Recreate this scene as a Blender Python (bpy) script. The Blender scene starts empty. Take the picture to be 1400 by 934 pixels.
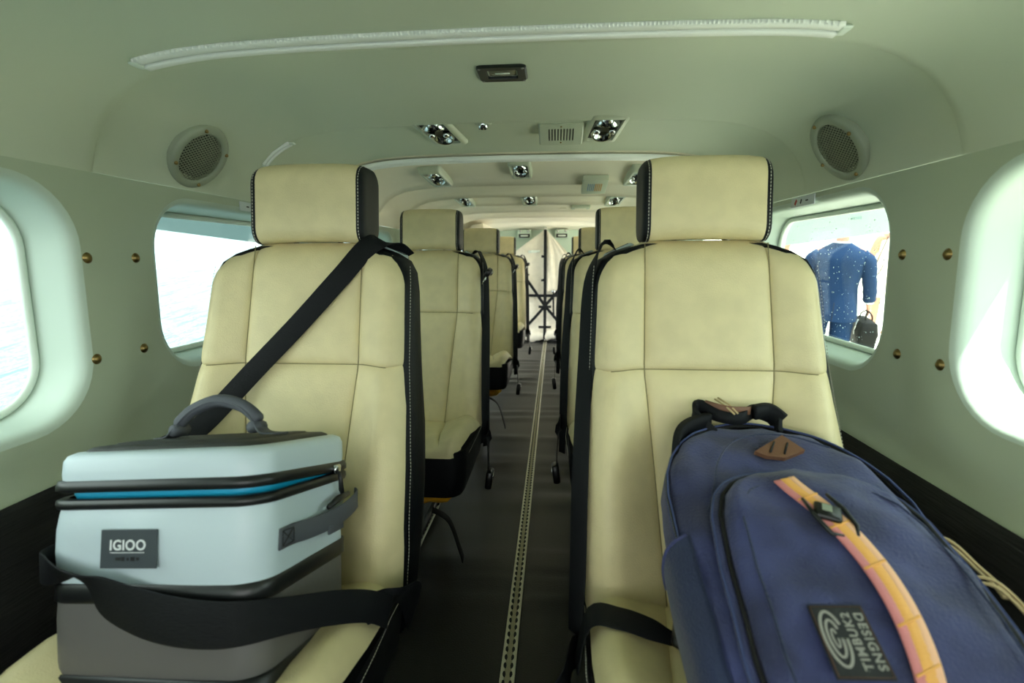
import bpy, math, random
from mathutils import Vector, Matrix
random.seed(7)
PI = math.pi
SC = bpy.context.scene
COL = SC.collection

# ------------------------------------------------------------------ camera
def cam_axes(yaw, pitch, roll):
    cy, sy, cp, sp = math.cos(yaw), math.sin(yaw), math.cos(pitch), math.sin(pitch)
    f = Vector((-sy*cp, cy*cp, -sp)); r = Vector((cy, sy, 0)); u = r.cross(f)
    return r*math.cos(roll)+u*math.sin(roll), u*math.cos(roll)-r*math.sin(roll), f
_r, _u, _f = cam_axes(0.08458331, 0.16576925, -0.004)
cd = bpy.data.cameras.new('camera'); cam = bpy.data.objects.new('camera', cd); COL.objects.link(cam)
cam.matrix_world = Matrix(((_r.x, _u.x, -_f.x, .107), (_r.y, _u.y, -_f.y, 0), (_r.z, _u.z, -_f.z, 1.0), (0, 0, 0, 1)))
cd.sensor_width = 36; cd.lens = 680/1400*36; cd.clip_start = .02; cd.clip_end = 2000
cd.dof.use_dof = True; cd.dof.focus_distance = 1.35; cd.dof.aperture_fstop = 3.5
SC.camera = cam

# ------------------------------------------------------------------ world, sun, exposure
w = bpy.data.worlds.new('world'); SC.world = w; w.use_nodes = True
nt = w.node_tree; nt.nodes.clear()
o_ = nt.nodes.new('ShaderNodeOutputWorld'); b_ = nt.nodes.new('ShaderNodeBackground')
b_.inputs[0].default_value = (.95, 1.0, .97, 1); b_.inputs[1].default_value = 3.2
nt.links.new(b_.outputs[0], o_.inputs[0])
sd = bpy.data.lights.new('sun', 'SUN'); sun = bpy.data.objects.new('sun', sd); COL.objects.link(sun)
sd.energy = 13; sd.angle = .009; sd.color = (1, .97, .9)
sun.rotation_euler = Vector((-.30, .22, -.95)).to_track_quat('-Z', 'Y').to_euler()
SC.view_settings.view_transform = 'Standard'; SC.view_settings.look = 'None'
SC.view_settings.gamma = 1; SC.view_settings.use_curve_mapping = False
SC.view_settings.exposure = .43

# ------------------------------------------------------------------ materials
def lin(c):
    return tuple((v/255/12.92 if v/255 <= .04045 else ((v/255+.055)/1.055)**2.4) for v in c)
MATS = {}
def mat(name, rgb, rough=.5, metal=0, bump=0, scale=200, var=0, stretch=None, spec=None, coat=0, detail=3, sheen=0):
    m = bpy.data.materials.new(name); m.use_nodes = True
    n = m.node_tree; p = n.nodes['Principled BSDF']
    c = lin(rgb); p.inputs['Base Color'].default_value = (*c, 1)
    p.inputs['Roughness'].default_value = rough; p.inputs['Metallic'].default_value = metal
    if spec is not None: p.inputs['Specular IOR Level'].default_value = spec
    if coat: p.inputs['Coat Weight'].default_value = coat; p.inputs['Coat Roughness'].default_value = .2
    if sheen: p.inputs['Sheen Weight'].default_value = sheen
    if bump or var:
        tc = n.nodes.new('ShaderNodeTexCoord'); mp = n.nodes.new('ShaderNodeMapping'); nz = n.nodes.new('ShaderNodeTexNoise')
        nz.inputs['Scale'].default_value = scale; nz.inputs['Detail'].default_value = detail
        if stretch: mp.inputs['Scale'].default_value = stretch
        n.links.new(tc.outputs['Object'], mp.inputs[0]); n.links.new(mp.outputs[0], nz.inputs['Vector'])
        if bump:
            bp = n.nodes.new('ShaderNodeBump'); bp.inputs['Strength'].default_value = bump; bp.inputs['Distance'].default_value = .002
            n.links.new(nz.outputs[0], bp.inputs['Height']); n.links.new(bp.outputs[0], p.inputs['Normal'])
        if var:
            nz2 = n.nodes.new('ShaderNodeTexNoise'); nz2.inputs['Scale'].default_value = scale*.05 if not stretch else scale
            n.links.new(mp.outputs[0], nz2.inputs['Vector'])
            cr = n.nodes.new('ShaderNodeValToRGB')
            cr.color_ramp.elements[0].color = (*[v*(1-var) for v in c], 1); cr.color_ramp.elements[1].color = (*[min(1, v*(1+var)) for v in c], 1)
            cr.color_ramp.elements[0].position = .35; cr.color_ramp.elements[1].position = .65
            n.links.new(nz2.outputs[0], cr.inputs[0]); n.links.new(cr.outputs[0], p.inputs['Base Color'])
    MATS[name] = m
    return m
mat('liner', (184, 195, 172), .55, bump=.25, scale=900)
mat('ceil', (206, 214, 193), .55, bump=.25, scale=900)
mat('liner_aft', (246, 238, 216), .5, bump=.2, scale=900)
mat('trim_white', (226, 236, 224), .4, bump=.1, scale=600)
mat('zip_white', (248, 251, 246), .45)
mat('reveal', (198, 213, 200), .5, bump=.1, scale=900)
mat('side_carpet', (16, 17, 15), .9, bump=1.0, scale=14, var=.7, stretch=(3, 1.2, 26), detail=6)
mat('floor_rubber', (11, 11, 12), .45, bump=.35, scale=220)
mat('track_metal', (206, 202, 178), .38, metal=.35, bump=.2, scale=300)
mat('track_slot', (158, 152, 122), .5, metal=.3)
mat('track_hole', (20, 19, 16), .7)
mat('cream', (222, 208, 162), .46, bump=.35, scale=420, var=.04)
mat('black_leather', (8, 11, 16), .46, bump=.4, scale=420, spec=.28)
mat('seam', (146, 136, 98), .7)
mat('thread', (206, 204, 190), .8)
mat('thread_tan', (150, 138, 100), .8)
mat('webbing', (9, 12, 16), .6, bump=.5, scale=60, stretch=(1, 20, 20), spec=.25)
mat('webbing_grey', (70, 72, 84), .5, bump=.5, scale=60, stretch=(1, 20, 20))
mat('black_plastic', (14, 15, 16), .35)
mat('black_matte', (12, 12, 12), .8)
mat('chrome', (205, 208, 208), .14, metal=1)
mat('steel', (150, 150, 145), .3, metal=1)
mat('brass', (150, 128, 82), .35, metal=1)
mat('clear_plastic', (170, 184, 186), .12, coat=.6)
mat('grille', (150, 158, 140), .45, metal=.35)
mat('speaker_rim', (158, 166, 146), .5, bump=.2, scale=500)
mat('unit_plastic', (196, 204, 182), .42)
mat('unit_dark', (40, 44, 40), .4, metal=.4)
mat('dome_black', (26, 32, 28), .4)
mat('dome_lens', (122, 122, 104), .2, coat=.5)
mat('placard', (206, 214, 216), .4)
mat('placard_red', (170, 40, 36), .5); mat('placard_ink', (40, 42, 46), .5)
mat('placard_orange', (208, 150, 70), .5); mat('placard_blue', (110, 150, 180), .5)
mat('gasket', (62, 78, 66), .6)
mat('canvas', (232, 226, 208), .75, bump=.5, scale=500, var=.04)
mat('bulkhead', (196, 214, 196), .5, bump=.1, scale=600)
mat('vest_yellow', (226, 162, 24), .5, bump=.4, scale=60)
mat('cool_white', (196, 212, 220), .38, bump=.2, scale=45)
mat('cool_grey', (98, 96, 94), .5, bump=.3, scale=60)
mat('cool_black', (24, 26, 27), .36)
mat('cool_pad', (44, 46, 44), .55, bump=.4, scale=600)
mat('cool_web', (78, 82, 90), .6, bump=.5, scale=70, stretch=(1, 12, 12))
mat('cool_cyan', (20, 158, 200), .4)
mat('cool_label', (58, 66, 72), .55); mat('cool_print', (226, 230, 232), .5); mat('cool_print_dark', (22, 24, 26), .5)
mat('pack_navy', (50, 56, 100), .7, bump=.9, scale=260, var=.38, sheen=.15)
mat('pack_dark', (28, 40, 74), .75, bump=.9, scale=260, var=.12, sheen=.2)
mat('pack_piping', (62, 74, 118), .7)
mat('leather_brown', (112, 76, 54), .55, bump=.5, scale=300, var=.1)
mat('strap_orange', (244, 178, 92), .6, bump=.5, scale=50, stretch=(1, 16, 16))
mat('strap_pink', (214, 132, 132), .6, bump=.5, scale=50, stretch=(1, 16, 16))
mat('strap_peach', (246, 190, 150), .6)
mat('patch_black', (28, 30, 32), .6, bump=.4, scale=200); mat('patch_print', (150, 148, 140), .6); mat('patch_edge', (92, 62, 48), .7)
mat('cord', (190, 168, 122), .6)
mat('suit', (15, 42, 74), .85, bump=.4, scale=200, spec=.2)
mat('skin', (192, 134, 108), .55); mat('hair_dark', (40, 30, 26), .7)
mat('shirt', (235, 236, 236), .7)
mat('dress_cream', (238, 226, 206), .8); mat('skirt_blue', (16, 50, 110), .7)
mat('bag_black', (7, 10, 12), .75, bump=.6, scale=90, spec=.2)
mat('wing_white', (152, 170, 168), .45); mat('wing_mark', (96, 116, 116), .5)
mat('dock', (226, 220, 204), .85, bump=.4, scale=6, var=.05)
mat('boat_white', (232, 232, 230), .4); mat('boat_orange', (196, 110, 62), .5); mat('boat_dark', (60, 74, 90), .5)
mat('shore', (120, 140, 150), .9)
mat('shoe', (30, 24, 20), .4)
# glass: thin pane, clear with a fresnel reflection
def glass_mat():
    m = bpy.data.materials.new('pane_glass'); m.use_nodes = True; n = m.node_tree; n.nodes.clear()
    o = n.nodes.new('ShaderNodeOutputMaterial'); mx = n.nodes.new('ShaderNodeMixShader')
    t = n.nodes.new('ShaderNodeBsdfTransparent'); t.inputs[0].default_value = (.90, .97, .95, 1)
    g = n.nodes.new('ShaderNodeBsdfGlossy'); g.inputs['Roughness'].default_value = .02
    lw = n.nodes.new('ShaderNodeLayerWeight'); lw.inputs[0].default_value = .5
    pw = n.nodes.new('ShaderNodeMath'); pw.operation = 'POWER'; pw.inputs[1].default_value = 5
    ml = n.nodes.new('ShaderNodeMath'); ml.operation = 'MULTIPLY_ADD'; ml.inputs[1].default_value = .5; ml.inputs[2].default_value = .02
    n.links.new(lw.outputs['Facing'], pw.inputs[0]); n.links.new(pw.outputs[0], ml.inputs[0])
    n.links.new(ml.outputs[0], mx.inputs[0]); n.links.new(t.outputs[0], mx.inputs[1]); n.links.new(g.outputs[0], mx.inputs[2])
    n.links.new(mx.outputs[0], o.inputs[0]); MATS['glass'] = m
glass_mat()
mat('droplet', (240, 246, 246), .2)
def water_mat():
    m = mat('water', (66, 86, 90), .06)
    n = m.node_tree; p = n.nodes['Principled BSDF']
    tc = n.nodes.new('ShaderNodeTexCoord'); mp = n.nodes.new('ShaderNodeMapping'); mp.inputs['Scale'].default_value = (1.0, .32, 1); mp.inputs['Rotation'].default_value = (0, 0, .75)
    nz = n.nodes.new('ShaderNodeTexNoise'); nz.inputs['Scale'].default_value = 1.5; nz.inputs['Detail'].default_value = 5
    bp = n.nodes.new('ShaderNodeBump'); bp.inputs['Strength'].default_value = 1.0; bp.inputs['Distance'].default_value = .45
    n.links.new(tc.outputs['Object'], mp.inputs[0]); n.links.new(mp.outputs[0], nz.inputs['Vector'])
    n.links.new(nz.outputs[0], bp.inputs['Height']); n.links.new(bp.outputs[0], p.inputs['Normal'])
water_mat()
def M(k): return MATS[k]

# ------------------------------------------------------------------ mesh helpers
class MB:
    """collects vertices and faces of one mesh"""
    def __init__(s): s.v = []; s.f = []
    def add(s, V, Fc):
        k = len(s.v); s.v += [tuple(p) for p in V]; s.f += [tuple(i+k for i in q) for q in Fc]; return s
    def grid(s, rows, closed=False, flip=False):
        n = len(rows[0]); V = [p for r in rows for p in r]; Fc = []
        for i in range(len(rows)-1):
            for j in range(n if closed else n-1):
                a, b = i*n+j, i*n+(j+1) % n
                q = (a, b, b+n, a+n)
                Fc.append(q[::-1] if flip else q)
        return s.add(V, Fc)
    def loft(s, rings, cap0=True, cap1=True, flip=False):
        k = len(s.v); s.grid(rings, True, flip); n = len(rings[0])
        if cap0: s.f.append(tuple(range(k, k+n))[::-1] if not flip else tuple(range(k, k+n)))
        e = k+(len(rings)-1)*n
        if cap1: s.f.append(tuple(range(e, e+n)) if not flip else tuple(range(e, e+n))[::-1])
        return s
    def box(s, c, d, rot=None, bev=0):
        hx, hy, hz = d[0]/2, d[1]/2, d[2]/2
        b = min(bev, hx*.9, hy*.9, hz*.9) if bev else 0
        if b:
            rings = []
            for z, ins in ((-hz, b), (-hz+b, 0), (hz-b, 0), (hz, b)):
                rings.append([Vector((x, y, z)) for x, y in rrect(hx-ins, hy-ins, max(b-ins*.5, .0002), 2)])
        else:
            rings = [[Vector((sx*hx, sy*hy, z)) for sx, sy in ((-1, -1), (1, -1), (1, 1), (-1, 1))] for z in (-hz, hz)]
        R = rot or Matrix.Identity(3); c = Vector(c)
        return s.loft([[R @ p + c for p in r] for r in rings])
    def tube(s, path, r, n=8, cap=True):
        path = [Vector(p) for p in path]; rings = []
        t0 = (path[1]-path[0]).normalized()
        a = t0.orthogonal().normalized()
        for i, p in enumerate(path):
            t = (path[min(i+1, len(path)-1)]-path[max(i-1, 0)]).normalized()
            a = (a - t*a.dot(t)).normalized(); b = t.cross(a)
            rr = r[i] if isinstance(r, (list, tuple)) else r
            rings.append([p+a*math.cos(2*PI*k/n)*rr+b*math.sin(2*PI*k/n)*rr for k in range(n)])
        return s.loft(rings, cap, cap)
    def ribbon(s, path, wdirs, width, th, sub=6):
        P = [Vector(p) for p in path]
        Wd = [Vector(x) for x in wdirs] if isinstance(wdirs[0], (tuple, list, Vector)) else [Vector(wdirs)]*len(P)
        P = catmull(P, sub); Wd = catmull(Wd, sub)
        Wi = catmull([Vector((x, 0, 0)) for x in width], sub) if isinstance(width, (list, tuple)) else None
        rings = []
        for i, p in enumerate(P):
            t = (P[min(i+1, len(P)-1)]-P[max(i-1, 0)]).normalized()
            wv = (Wd[i]-t*Wd[i].dot(t)).normalized(); nn = t.cross(wv)
            h = (Wi[i].x if Wi else width)/2
            rings.append([p+wv*h*a+nn*th/2*b for a, b in ((-1, -.6), (-.94, -1), (0, -1.0), (.94, -1), (1, -.6), (1, .6), (.94, 1), (0, 1.0), (-.94, 1), (-1, .6))])
        return s.loft(rings)
    def lathe(s, prof, n=24, mtx=None, cap=True):
        rings = [[Vector((r*math.cos(2*PI*k/n), r*math.sin(2*PI*k/n), z)) for k in range(n)] for r, z in prof]
        if mtx: rings = [[mtx @ p for p in r] for r in rings]
        return s.loft(rings, cap, cap)
    def xf(s, m): s.v = [tuple(m @ Vector(p)) for p in s.v]; return s
    def build(s, name, m, parent=None, world=False, smooth=True, angle=None):
        me = bpy.data.meshes.new(name); me.from_pydata(s.v, [], s.f); me.validate()
        import bmesh as _b
        bm = _b.new(); bm.from_mesh(me); _b.ops.recalc_face_normals(bm, faces=bm.faces)
        bm.to_mesh(me); bm.free()
        if smooth: me.polygons.foreach_set('use_smooth', [True]*len(me.polygons))
        if smooth and angle: me.set_sharp_from_angle(angle=math.radians(angle))
        me.materials.append(M(m) if isinstance(m, str) else m)
        o = bpy.data.objects.new(name, me); COL.objects.link(o)
        if parent:
            o.parent = parent
            if world: o.matrix_parent_inverse = world_of(parent).inverted()
        return o
def world_of(o):
    m = o.matrix_basis.copy()
    if o.parent: m = world_of(o.parent) @ o.matrix_parent_inverse @ m
    return m
def catmull(P, sub):
    if sub <= 1 or len(P) < 3: 
        return P if sub <= 1 else [P[0].lerp(P[1], k/sub) for k in range(sub+1)]
    out = []
    for i in range(len(P)-1):
        p0, p1, p2, p3 = P[max(i-1, 0)], P[i], P[i+1], P[min(i+2, len(P)-1)]
        for k in range(sub):
            t = k/sub
            out.append(.5*((2*p1)+(p2-p0)*t+(2*p0-5*p1+4*p2-p3)*t*t+(3*p1-p0-3*p2+p3)*t**3))
    out.append(P[-1]); return out
def rrect(hx, hy, r, n=5):
    r = min(r, hx*.999, hy*.999); out = []
    for cx, cy, a0 in ((hx-r, hy-r, 0), (-(hx-r), hy-r, PI/2), (-(hx-r), -(hy-r), PI), (hx-r, -(hy-r), 1.5*PI)):
        for k in range(n+1):
            a = a0+PI/2*k/n; out.append((cx+r*math.cos(a), cy+r*math.sin(a)))
    return out
def lerp(a, b, t): return a+(b-a)*t
def interp(x, pts):
    if x <= pts[0][0]: return pts[0][1]
    for (a, va), (b, vb) in zip(pts, pts[1:]):
        if x <= b: return va+(vb-va)*(x-a)/(b-a)
    return pts[-1][1]
def smooth(t): t = max(0, min(1, t)); return t*t*(3-2*t)
def tag(o, label, cat, group=None):
    o['label'] = label; o['category'] = cat
    if group: o['group'] = group
    return o
def thing(name, label, cat, loc=(0, 0, 0), rot=None, group=None):
    o = bpy.data.objects.new(name, None); COL.objects.link(o); o.empty_display_size = .05
    if rot is not None: o.matrix_basis = Matrix.Translation(loc) @ rot.to_4x4()
    else: o.location = loc
    return tag(o, label, cat, group)
def struct(o): o['kind'] = 'structure'; return o
def dup(root):
    r = root.copy(); COL.objects.link(r)
    for ch in root.children:
        c = ch.copy(); COL.objects.link(c); c.parent = r; c.matrix_parent_inverse = ch.matrix_parent_inverse.copy()
        for g in ch.children:
            d = g.copy(); COL.objects.link(d); d.parent = c; d.matrix_parent_inverse = g.matrix_parent_inverse.copy()
    return r
def text_mesh(txt, size, depth=.0006, spacing=1.0, bold=0):
    cu = bpy.data.curves.new('txt', 'FONT'); cu.body = txt; cu.size = size; cu.extrude = depth; cu.align_x = 'CENTER'; cu.align_y = 'CENTER'; cu.space_character = spacing; cu.offset = bold
    ob = bpy.data.objects.new('txt', cu); COL.objects.link(ob)
    dg = bpy.context.evaluated_depsgraph_get(); me = bpy.data.meshes.new_from_object(ob.evaluated_get(dg))
    mb = MB(); mb.add([v.co[:] for v in me.vertices], [tuple(p.vertices) for p in me.polygons])
    bpy.data.objects.remove(ob); bpy.data.curves.remove(cu); bpy.data.meshes.remove(me)
    return mb
def frame(xa, ya, za, o):
    return Matrix(((xa[0], ya[0], za[0], o[0]), (xa[1], ya[1], za[1], o[1]), (xa[2], ya[2], za[2], o[2]), (0, 0, 0, 1)))
def surf_frame(o, normal, up):
    z = Vector(normal).normalized(); x = Vector(up).cross(z).normalized(); y = z.cross(x)
    return frame(x, y, z, o)
# ================================================================== CABIN SHELL
Y0, Y1 = -1.05, 6.1
PROF = [(.785, 1.167), (.772, 1.200), (.755, 1.235), (.732, 1.268), (.702, 1.297), (.66, 1.321), (.61, 1.338), (.54, 1.349), (.45, 1.356), (.3, 1.360), (.15, 1.3615), (0, 1.362)]
FULL = [(-x, z) for x, z in PROF] + [(x, z) for x, z in PROF[-2::-1]]
def prof_off(off):
    """cabin roof profile moved outward by off"""
    out = []
    for i, (x, z) in enumerate(FULL):
        a = FULL[max(i-1, 0)]; b = FULL[min(i+1, len(FULL)-1)]
        t = Vector((b[0]-a[0], b[1]-a[1])).normalized(); n = Vector((-t.y, t.x))
        k = smooth((z-1.15)/.09)
        out.append((x+n.x*off*k, z+n.y*off*k))
    return out
def roof(name, ys_off, m):
    rows = []
    for y, off in ys_off: rows.append([(x, y, z) for x, z in prof_off(off)])
    outer = [[(x, y, z) for x, z in prof_off(.03)] for y in (ys_off[0][0], ys_off[-1][0])]
    mb = MB(); mb.grid(rows)
    return struct(mb.build(name, m))
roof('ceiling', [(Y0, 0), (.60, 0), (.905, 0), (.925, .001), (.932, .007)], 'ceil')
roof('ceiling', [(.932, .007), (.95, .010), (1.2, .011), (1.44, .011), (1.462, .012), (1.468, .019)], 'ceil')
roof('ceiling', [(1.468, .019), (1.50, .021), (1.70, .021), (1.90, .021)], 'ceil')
ys = []
RIBS = [1.96, 2.42, 2.86, 3.30, 3.78, 4.3, 4.85, 5.45, 6.1]
for a, b in zip(RIBS, RIBS[1:]):
    for k in range(12):
        t = k/11; ys.append((lerp(a, b, min(t, .97)), .052*math.cos(PI*t**1.4*.5)**.8-.022 if t < 1 else -.026))
ys = [(1.90, .021), (1.93, .012)] + ys + [(6.1, -.01)]
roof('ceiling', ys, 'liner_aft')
# roof skin above the liner
mb = MB(); mb.grid([[(x*1.06, y, z+.06) for x, z in prof_off(.03)] for y in (Y0, Y1)])
struct(mb.build('ceiling', 'wing_white'))

# --- side walls with window openings
def WX(z): return .80-.032*(z-.7)
WIN = {-1: [(-.80, -.05, .74, 1.135), (.20, .877, .700, 1.137), (1.072, 1.80, .742, 1.135), (2.04, 2.76, .745, 1.135), (3.08, 3.90, .745, 1.135), (4.22, 6.00, .685, 1.150)],
       1: [(-.80, -.02, .74, 1.135), (.24, .905, .735, 1.140), (1.105, 1.83, .748, 1.142), (2.06, 2.79, .745, 1.135), (3.1, 3.92, .745, 1.135), (4.22, 6.00, .685, 1.150)]}
BAYS = [Y0, .07, .99, 1.92, 2.97, 4.04, 6.1]
ZL, ZH = .66, 1.167
def outline(yc, zc, hy, hz, r, d): return [(yc+a, zc+b) for a, b in rrect(hy-d, hz-d, max(r-d, .02), 9)]
GRP = 'rounded cabin windows'
winno = 0
for s, nm in ((-1, 'left'), (1, 'right')):
    YE = 4.22          # aft openings added on both sides to let daylight into the rear
    mb = MB(); rv = []
    for (ya, yb), (y0, y1, z0, z1) in zip(zip(BAYS, BAYS[1:]), WIN[s]):
        yc, zc, hy, hz = (y0+y1)/2, (z0+z1)/2, (y1-y0)/2, (z1-z0)/2
        hole = outline(yc, zc, hy, hz, .115, -.012)
        rect = []
        for (y, z) in hole:
            dy, dz = y-yc, z-zc
            t = min(((yb-yc) if dy > 0 else (yc-ya))/max(abs(dy), 1e-9), ((ZH-zc) if dz > 0 else (zc-ZL))/max(abs(dz), 1e-9))
            rect.append([yc+dy*t, zc+dz*t])
        for cy, cz in ((ya, ZL), (yb, ZL), (ya, ZH), (yb, ZH)):
            k = min(range(len(rect)), key=lambda i: (rect[i][0]-cy)**2+(rect[i][1]-cz)**2); rect[k] = [cy, cz]
        mid = [[lerp(a[0], b[0], .85), lerp(a[1], b[1], .85)] for a, b in zip(rect, hole)]
        mb.grid([[(s*WX(z), y, z) for y, z in L] for L in (rect, mid, hole)], True)
        rings = []
        kk = .014 if y0 < .5 else .016
        for d, e in ((-.012, 0), (-.005, .0015), (.001, .006), (.005, .014), (.008, .024), (kk, .088), (kk+.003, .094), (kk+.003, .106)):
            rings.append([(s*(WX(z)+e), y, z) for y, z in outline(yc, zc, hy, hz, .115, d)])
        rv.append((rings, (yc, zc, hy, hz), kk))
    # lower curve of the wall under the windows down to the carpet panel
    low = [(.66, WX(.66)), (.64, .801), (.62, .797), (.605, .790), (.595, .780)]
    mb.grid([[(s*x, y, z) for y in BAYS[:-1]+[YE]] for z, x in low])
    wall = struct(mb.build('wall_'+nm, 'liner', angle=40))
    for i, (rings, (yc, zc, hy, hz), dk) in enumerate(rv):
        winno += 1
        mb = MB(); mb.grid(rings, True)
        wn = struct(mb.build('window_%d' % winno, 'reveal'))
        if i == 5: wn.name = 'added_opening_%d' % (1 if s > 0 else 2); continue  # no pane: unseen opening added to brighten the aft cabin
        e = .090
        fr = MB(); 
        path = [(s*(WX(z)+e), y, z) for y, z in outline(yc, zc, hy, hz, .115, .007+dk)]
        fr.tube(path+path[:2], .0075, 8, False); fr.build('window_frame', 'trim_white', wn)
        g = MB(); path = [(s*(WX(z)+e+.004), y, z) for y, z in outline(yc, zc, hy, hz, .115, -.0005+dk)]
        g.tube(path+path[:2], .0035, 6, False); g.build('gasket', 'gasket', wn)
        g = MB(); pr = [[(s*(WX(z)+e+de), y, z) for y, z in outline(yc, zc, hy, hz, .115, .004+dk)] for de in (.006, .009)]
        g.loft(pr); g.build('pane', 'glass', wn, smooth=False)
        if s == 1 and i == 2:
            dr = MB(); rnd = random.Random(4)
            for k in range(430):
                y = yc+rnd.uniform(-1, .95)*(hy-.035); z = zc+rnd.uniform(-1, 1)*(hz-.035); r = rnd.choice((.0007, .0009, .0012, .0016, .0021))
                m = frame((0, 1, 0), (0, 0, 1), (s, 0, 0), (s*(WX(z)+e+.0092), y, z))
                dr.lathe([(r, 0), (r*.85, r*.35), (r*.4, r*.6)], 6, m)
            dd = dr.build('water_droplets', 'droplet', wn); dd['kind'] = 'stuff'
    # ribbed black side panel
    mb = MB(); pts = [(.780, .600), (.772, .606), (.762, .600), (.752, .56), (.742, .45), (.726, .30), (.700, .15), (.672, .03), (.66, -.01)]
    mb.grid([[(s*x, Y0+(YE-Y0)*k/24, z) for k in range(25)] for x, z in pts])
    struct(mb.build('trim_1' if s < 0 else 'trim_2', 'side_carpet', angle=60))
    # outer fuselage skin
    mb = MB(); mb.grid([[(s*x, y, z) for y in (Y0, YE)] for x, z in ((.84, .68), (.80, .3), (.70, -.1), (.3, -.2))])
    struct(mb.build('wall_'+nm, 'wing_white'))

# --- floor mat with wrinkles
mb = MB(); rows = []; rnd = random.Random(3)
wr = [(rnd.uniform(1.2, 5.9), rnd.uniform(-.2, .3), rnd.uniform(.02, .045), rnd.uniform(.006, .013), rnd.uniform(-.12, .12)) for _ in range(34)]
for i in range(240):
    y = Y0+(Y1-Y0)*i/239
    row = []
    for j in range(25):
        x = -.67+1.34*j/24
        h = 0
        for wy, wx, ww, wh, sl in wr:
            d = (y-wy-sl*(x-wx))/ww
            if abs(d) < 3: h += wh*math.exp(-d*d)*math.exp(-((x-wx)/.3)**2)
        row.append((x, y, h*min(1, abs(x)/.05)))
    rows.append(row)
mb.grid(rows); struct(mb.build('floor', 'floor_rubber'))
mb = MB(); mb.grid([[(x, y, -.03) for y in (Y0, Y1)] for x in (-.7, .7)]); struct(mb.build('floor', 'black_matte'))
# firewall and cockpit panel ahead of the camera's back
mb = MB(); mb.box((0, Y0-.02, .30), (1.62, .04, .80)); struct(mb.build('wall_front', 'black_matte'))
# aft bulkhead
mb = MB(); ring = [(x*1.04, 6.1, z+.02) for x, z in FULL] + [(.84, 6.1, .6), (.67, 6.1, -.02), (-.67, 6.1, -.02), (-.84, 6.1, .6)]
mb.loft([[(x, 6.1, z) for x, _, z in ring], [(x, 6.14, z) for x, _, z in ring]]); struct(mb.build('wall_back', 'bulkhead', angle=30))

# --- headliner zipper strips and arch trim
def along_prof(y, off, x0, x1, n=60):
    P = prof_off(off); P = [Vector((x, y, z)) for x, z in P]; P = catmull(P, 8)
    return [p for p in P if x0 <= p.x <= x1]
def zipper(y, off, x0, x1, wdt, label, teeth=True):
    P = along_prof(y, off, x0, x1)
    t = thing('headliner_zipper', label, 'zipper', P[len(P)//2])
    a = MB(); a.ribbon([p+Vector((0, -wdt*.28, -.003)) for p in P], (0, 1, 0), wdt*.5, .007, 1); a.build('zipper_tape', 'zip_white', t, True)
    a = MB(); a.ribbon([p+Vector((0, wdt*.30, -.004)) for p in P], (0, 1, 0), wdt*.38, .011, 1); a.build('zipper_cover', 'zip_white', t, True)
    if teeth:
        b = MB(); L = 0
        for p, q in zip(P, P[1:]):
            n = max(1, int((q-p).length/.006))
            for k in range(n):
                c = p.lerp(q, k/n); b.box(c+Vector((0, -wdt*.53, -.004)), (.003, .004, .005))
        o = b.build('zipper_teeth', 'zip_white', t, True); o['kind'] = 'stuff'
    for e, sg in ((P[0], -1), (P[-1], 1)):
        c = MB(); c.box(e+Vector((sg*.006, 0, -.005)), (.016, wdt*.8, .006), bev=.002); c.build('zipper_end', 'trim_white', t, True)
    return t
zipper(.873, 0, -.615, .545, .036, 'long white zipper strip across the headliner ahead of the dome lamp')
zipper(1.455, .012, -.742, -.655, .02, 'short ribbed zipper end showing over the seat holding the cooler', False)
P = along_prof(1.93, .004, -.79, .79)
mb = MB(); mb.ribbon(P, (0, 1, 0), .05, .016, 1)
tag(mb.build('arch_trim', 'zip_white'), 'pale arched trim band crossing the ceiling behind the air vents', 'trim')
# sagging fold farther aft
mb = MB(); mb.tube([(-.39, 3.96, 1.350), (-.2, 3.9, 1.354), (0, 3.8, 1.356), (.19, 3.7, 1.355)], [.002, .006, .006, .002], 8)
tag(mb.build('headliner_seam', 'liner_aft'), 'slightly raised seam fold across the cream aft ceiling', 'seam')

# --- seat tracks
def track(x, y0, y1, wd, label):
    t = thing('seat_track', label, 'rail', (x, y0, 0), None, 'metal seat tracks in the floor')
    h = .010
    a = MB()
    a.box((x-wd*.36, (y0+y1)/2, h/2), (wd*.28, y1-y0, h), bev=.0012); a.box((x+wd*.36, (y0+y1)/2, h/2), (wd*.28, y1-y0, h), bev=.0012)
    a.build('track_flange', 'track_metal', t, True, angle=30)
    a = MB(); a.box((x, (y0+y1)/2, .0035), (wd*.46, y1-y0, .007)); a.build('track_slot', 'track_slot', t, True, smooth=False)
    b = MB(); y = y0+.015; p = .026; prof = []
    while y < y1-.01:
        for sg in (-1, 1):
            c = [(x+sg*wd*.235+wd*.105*math.cos(2*PI*k/8), y+.0085*math.sin(2*PI*k/8)) for k in range(8)]
            b.loft([[(px, py, .0075) for px, py in c], [(px, py, h+.0006) for px, py in c]])
        y += p
    o = b.build('track_notch', 'track_hole', t, True, smooth=False); o['kind'] = 'stuff'
track(.004, .2, 5.93, .036, 'long perforated metal track down the middle of the aisle')
track(-.366, .3, 5.7, .030, 'narrow metal seat track running under the port seats')
track(.372, .3, 5.7, .030, 'narrow metal seat track running under the starboard seats')
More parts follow.
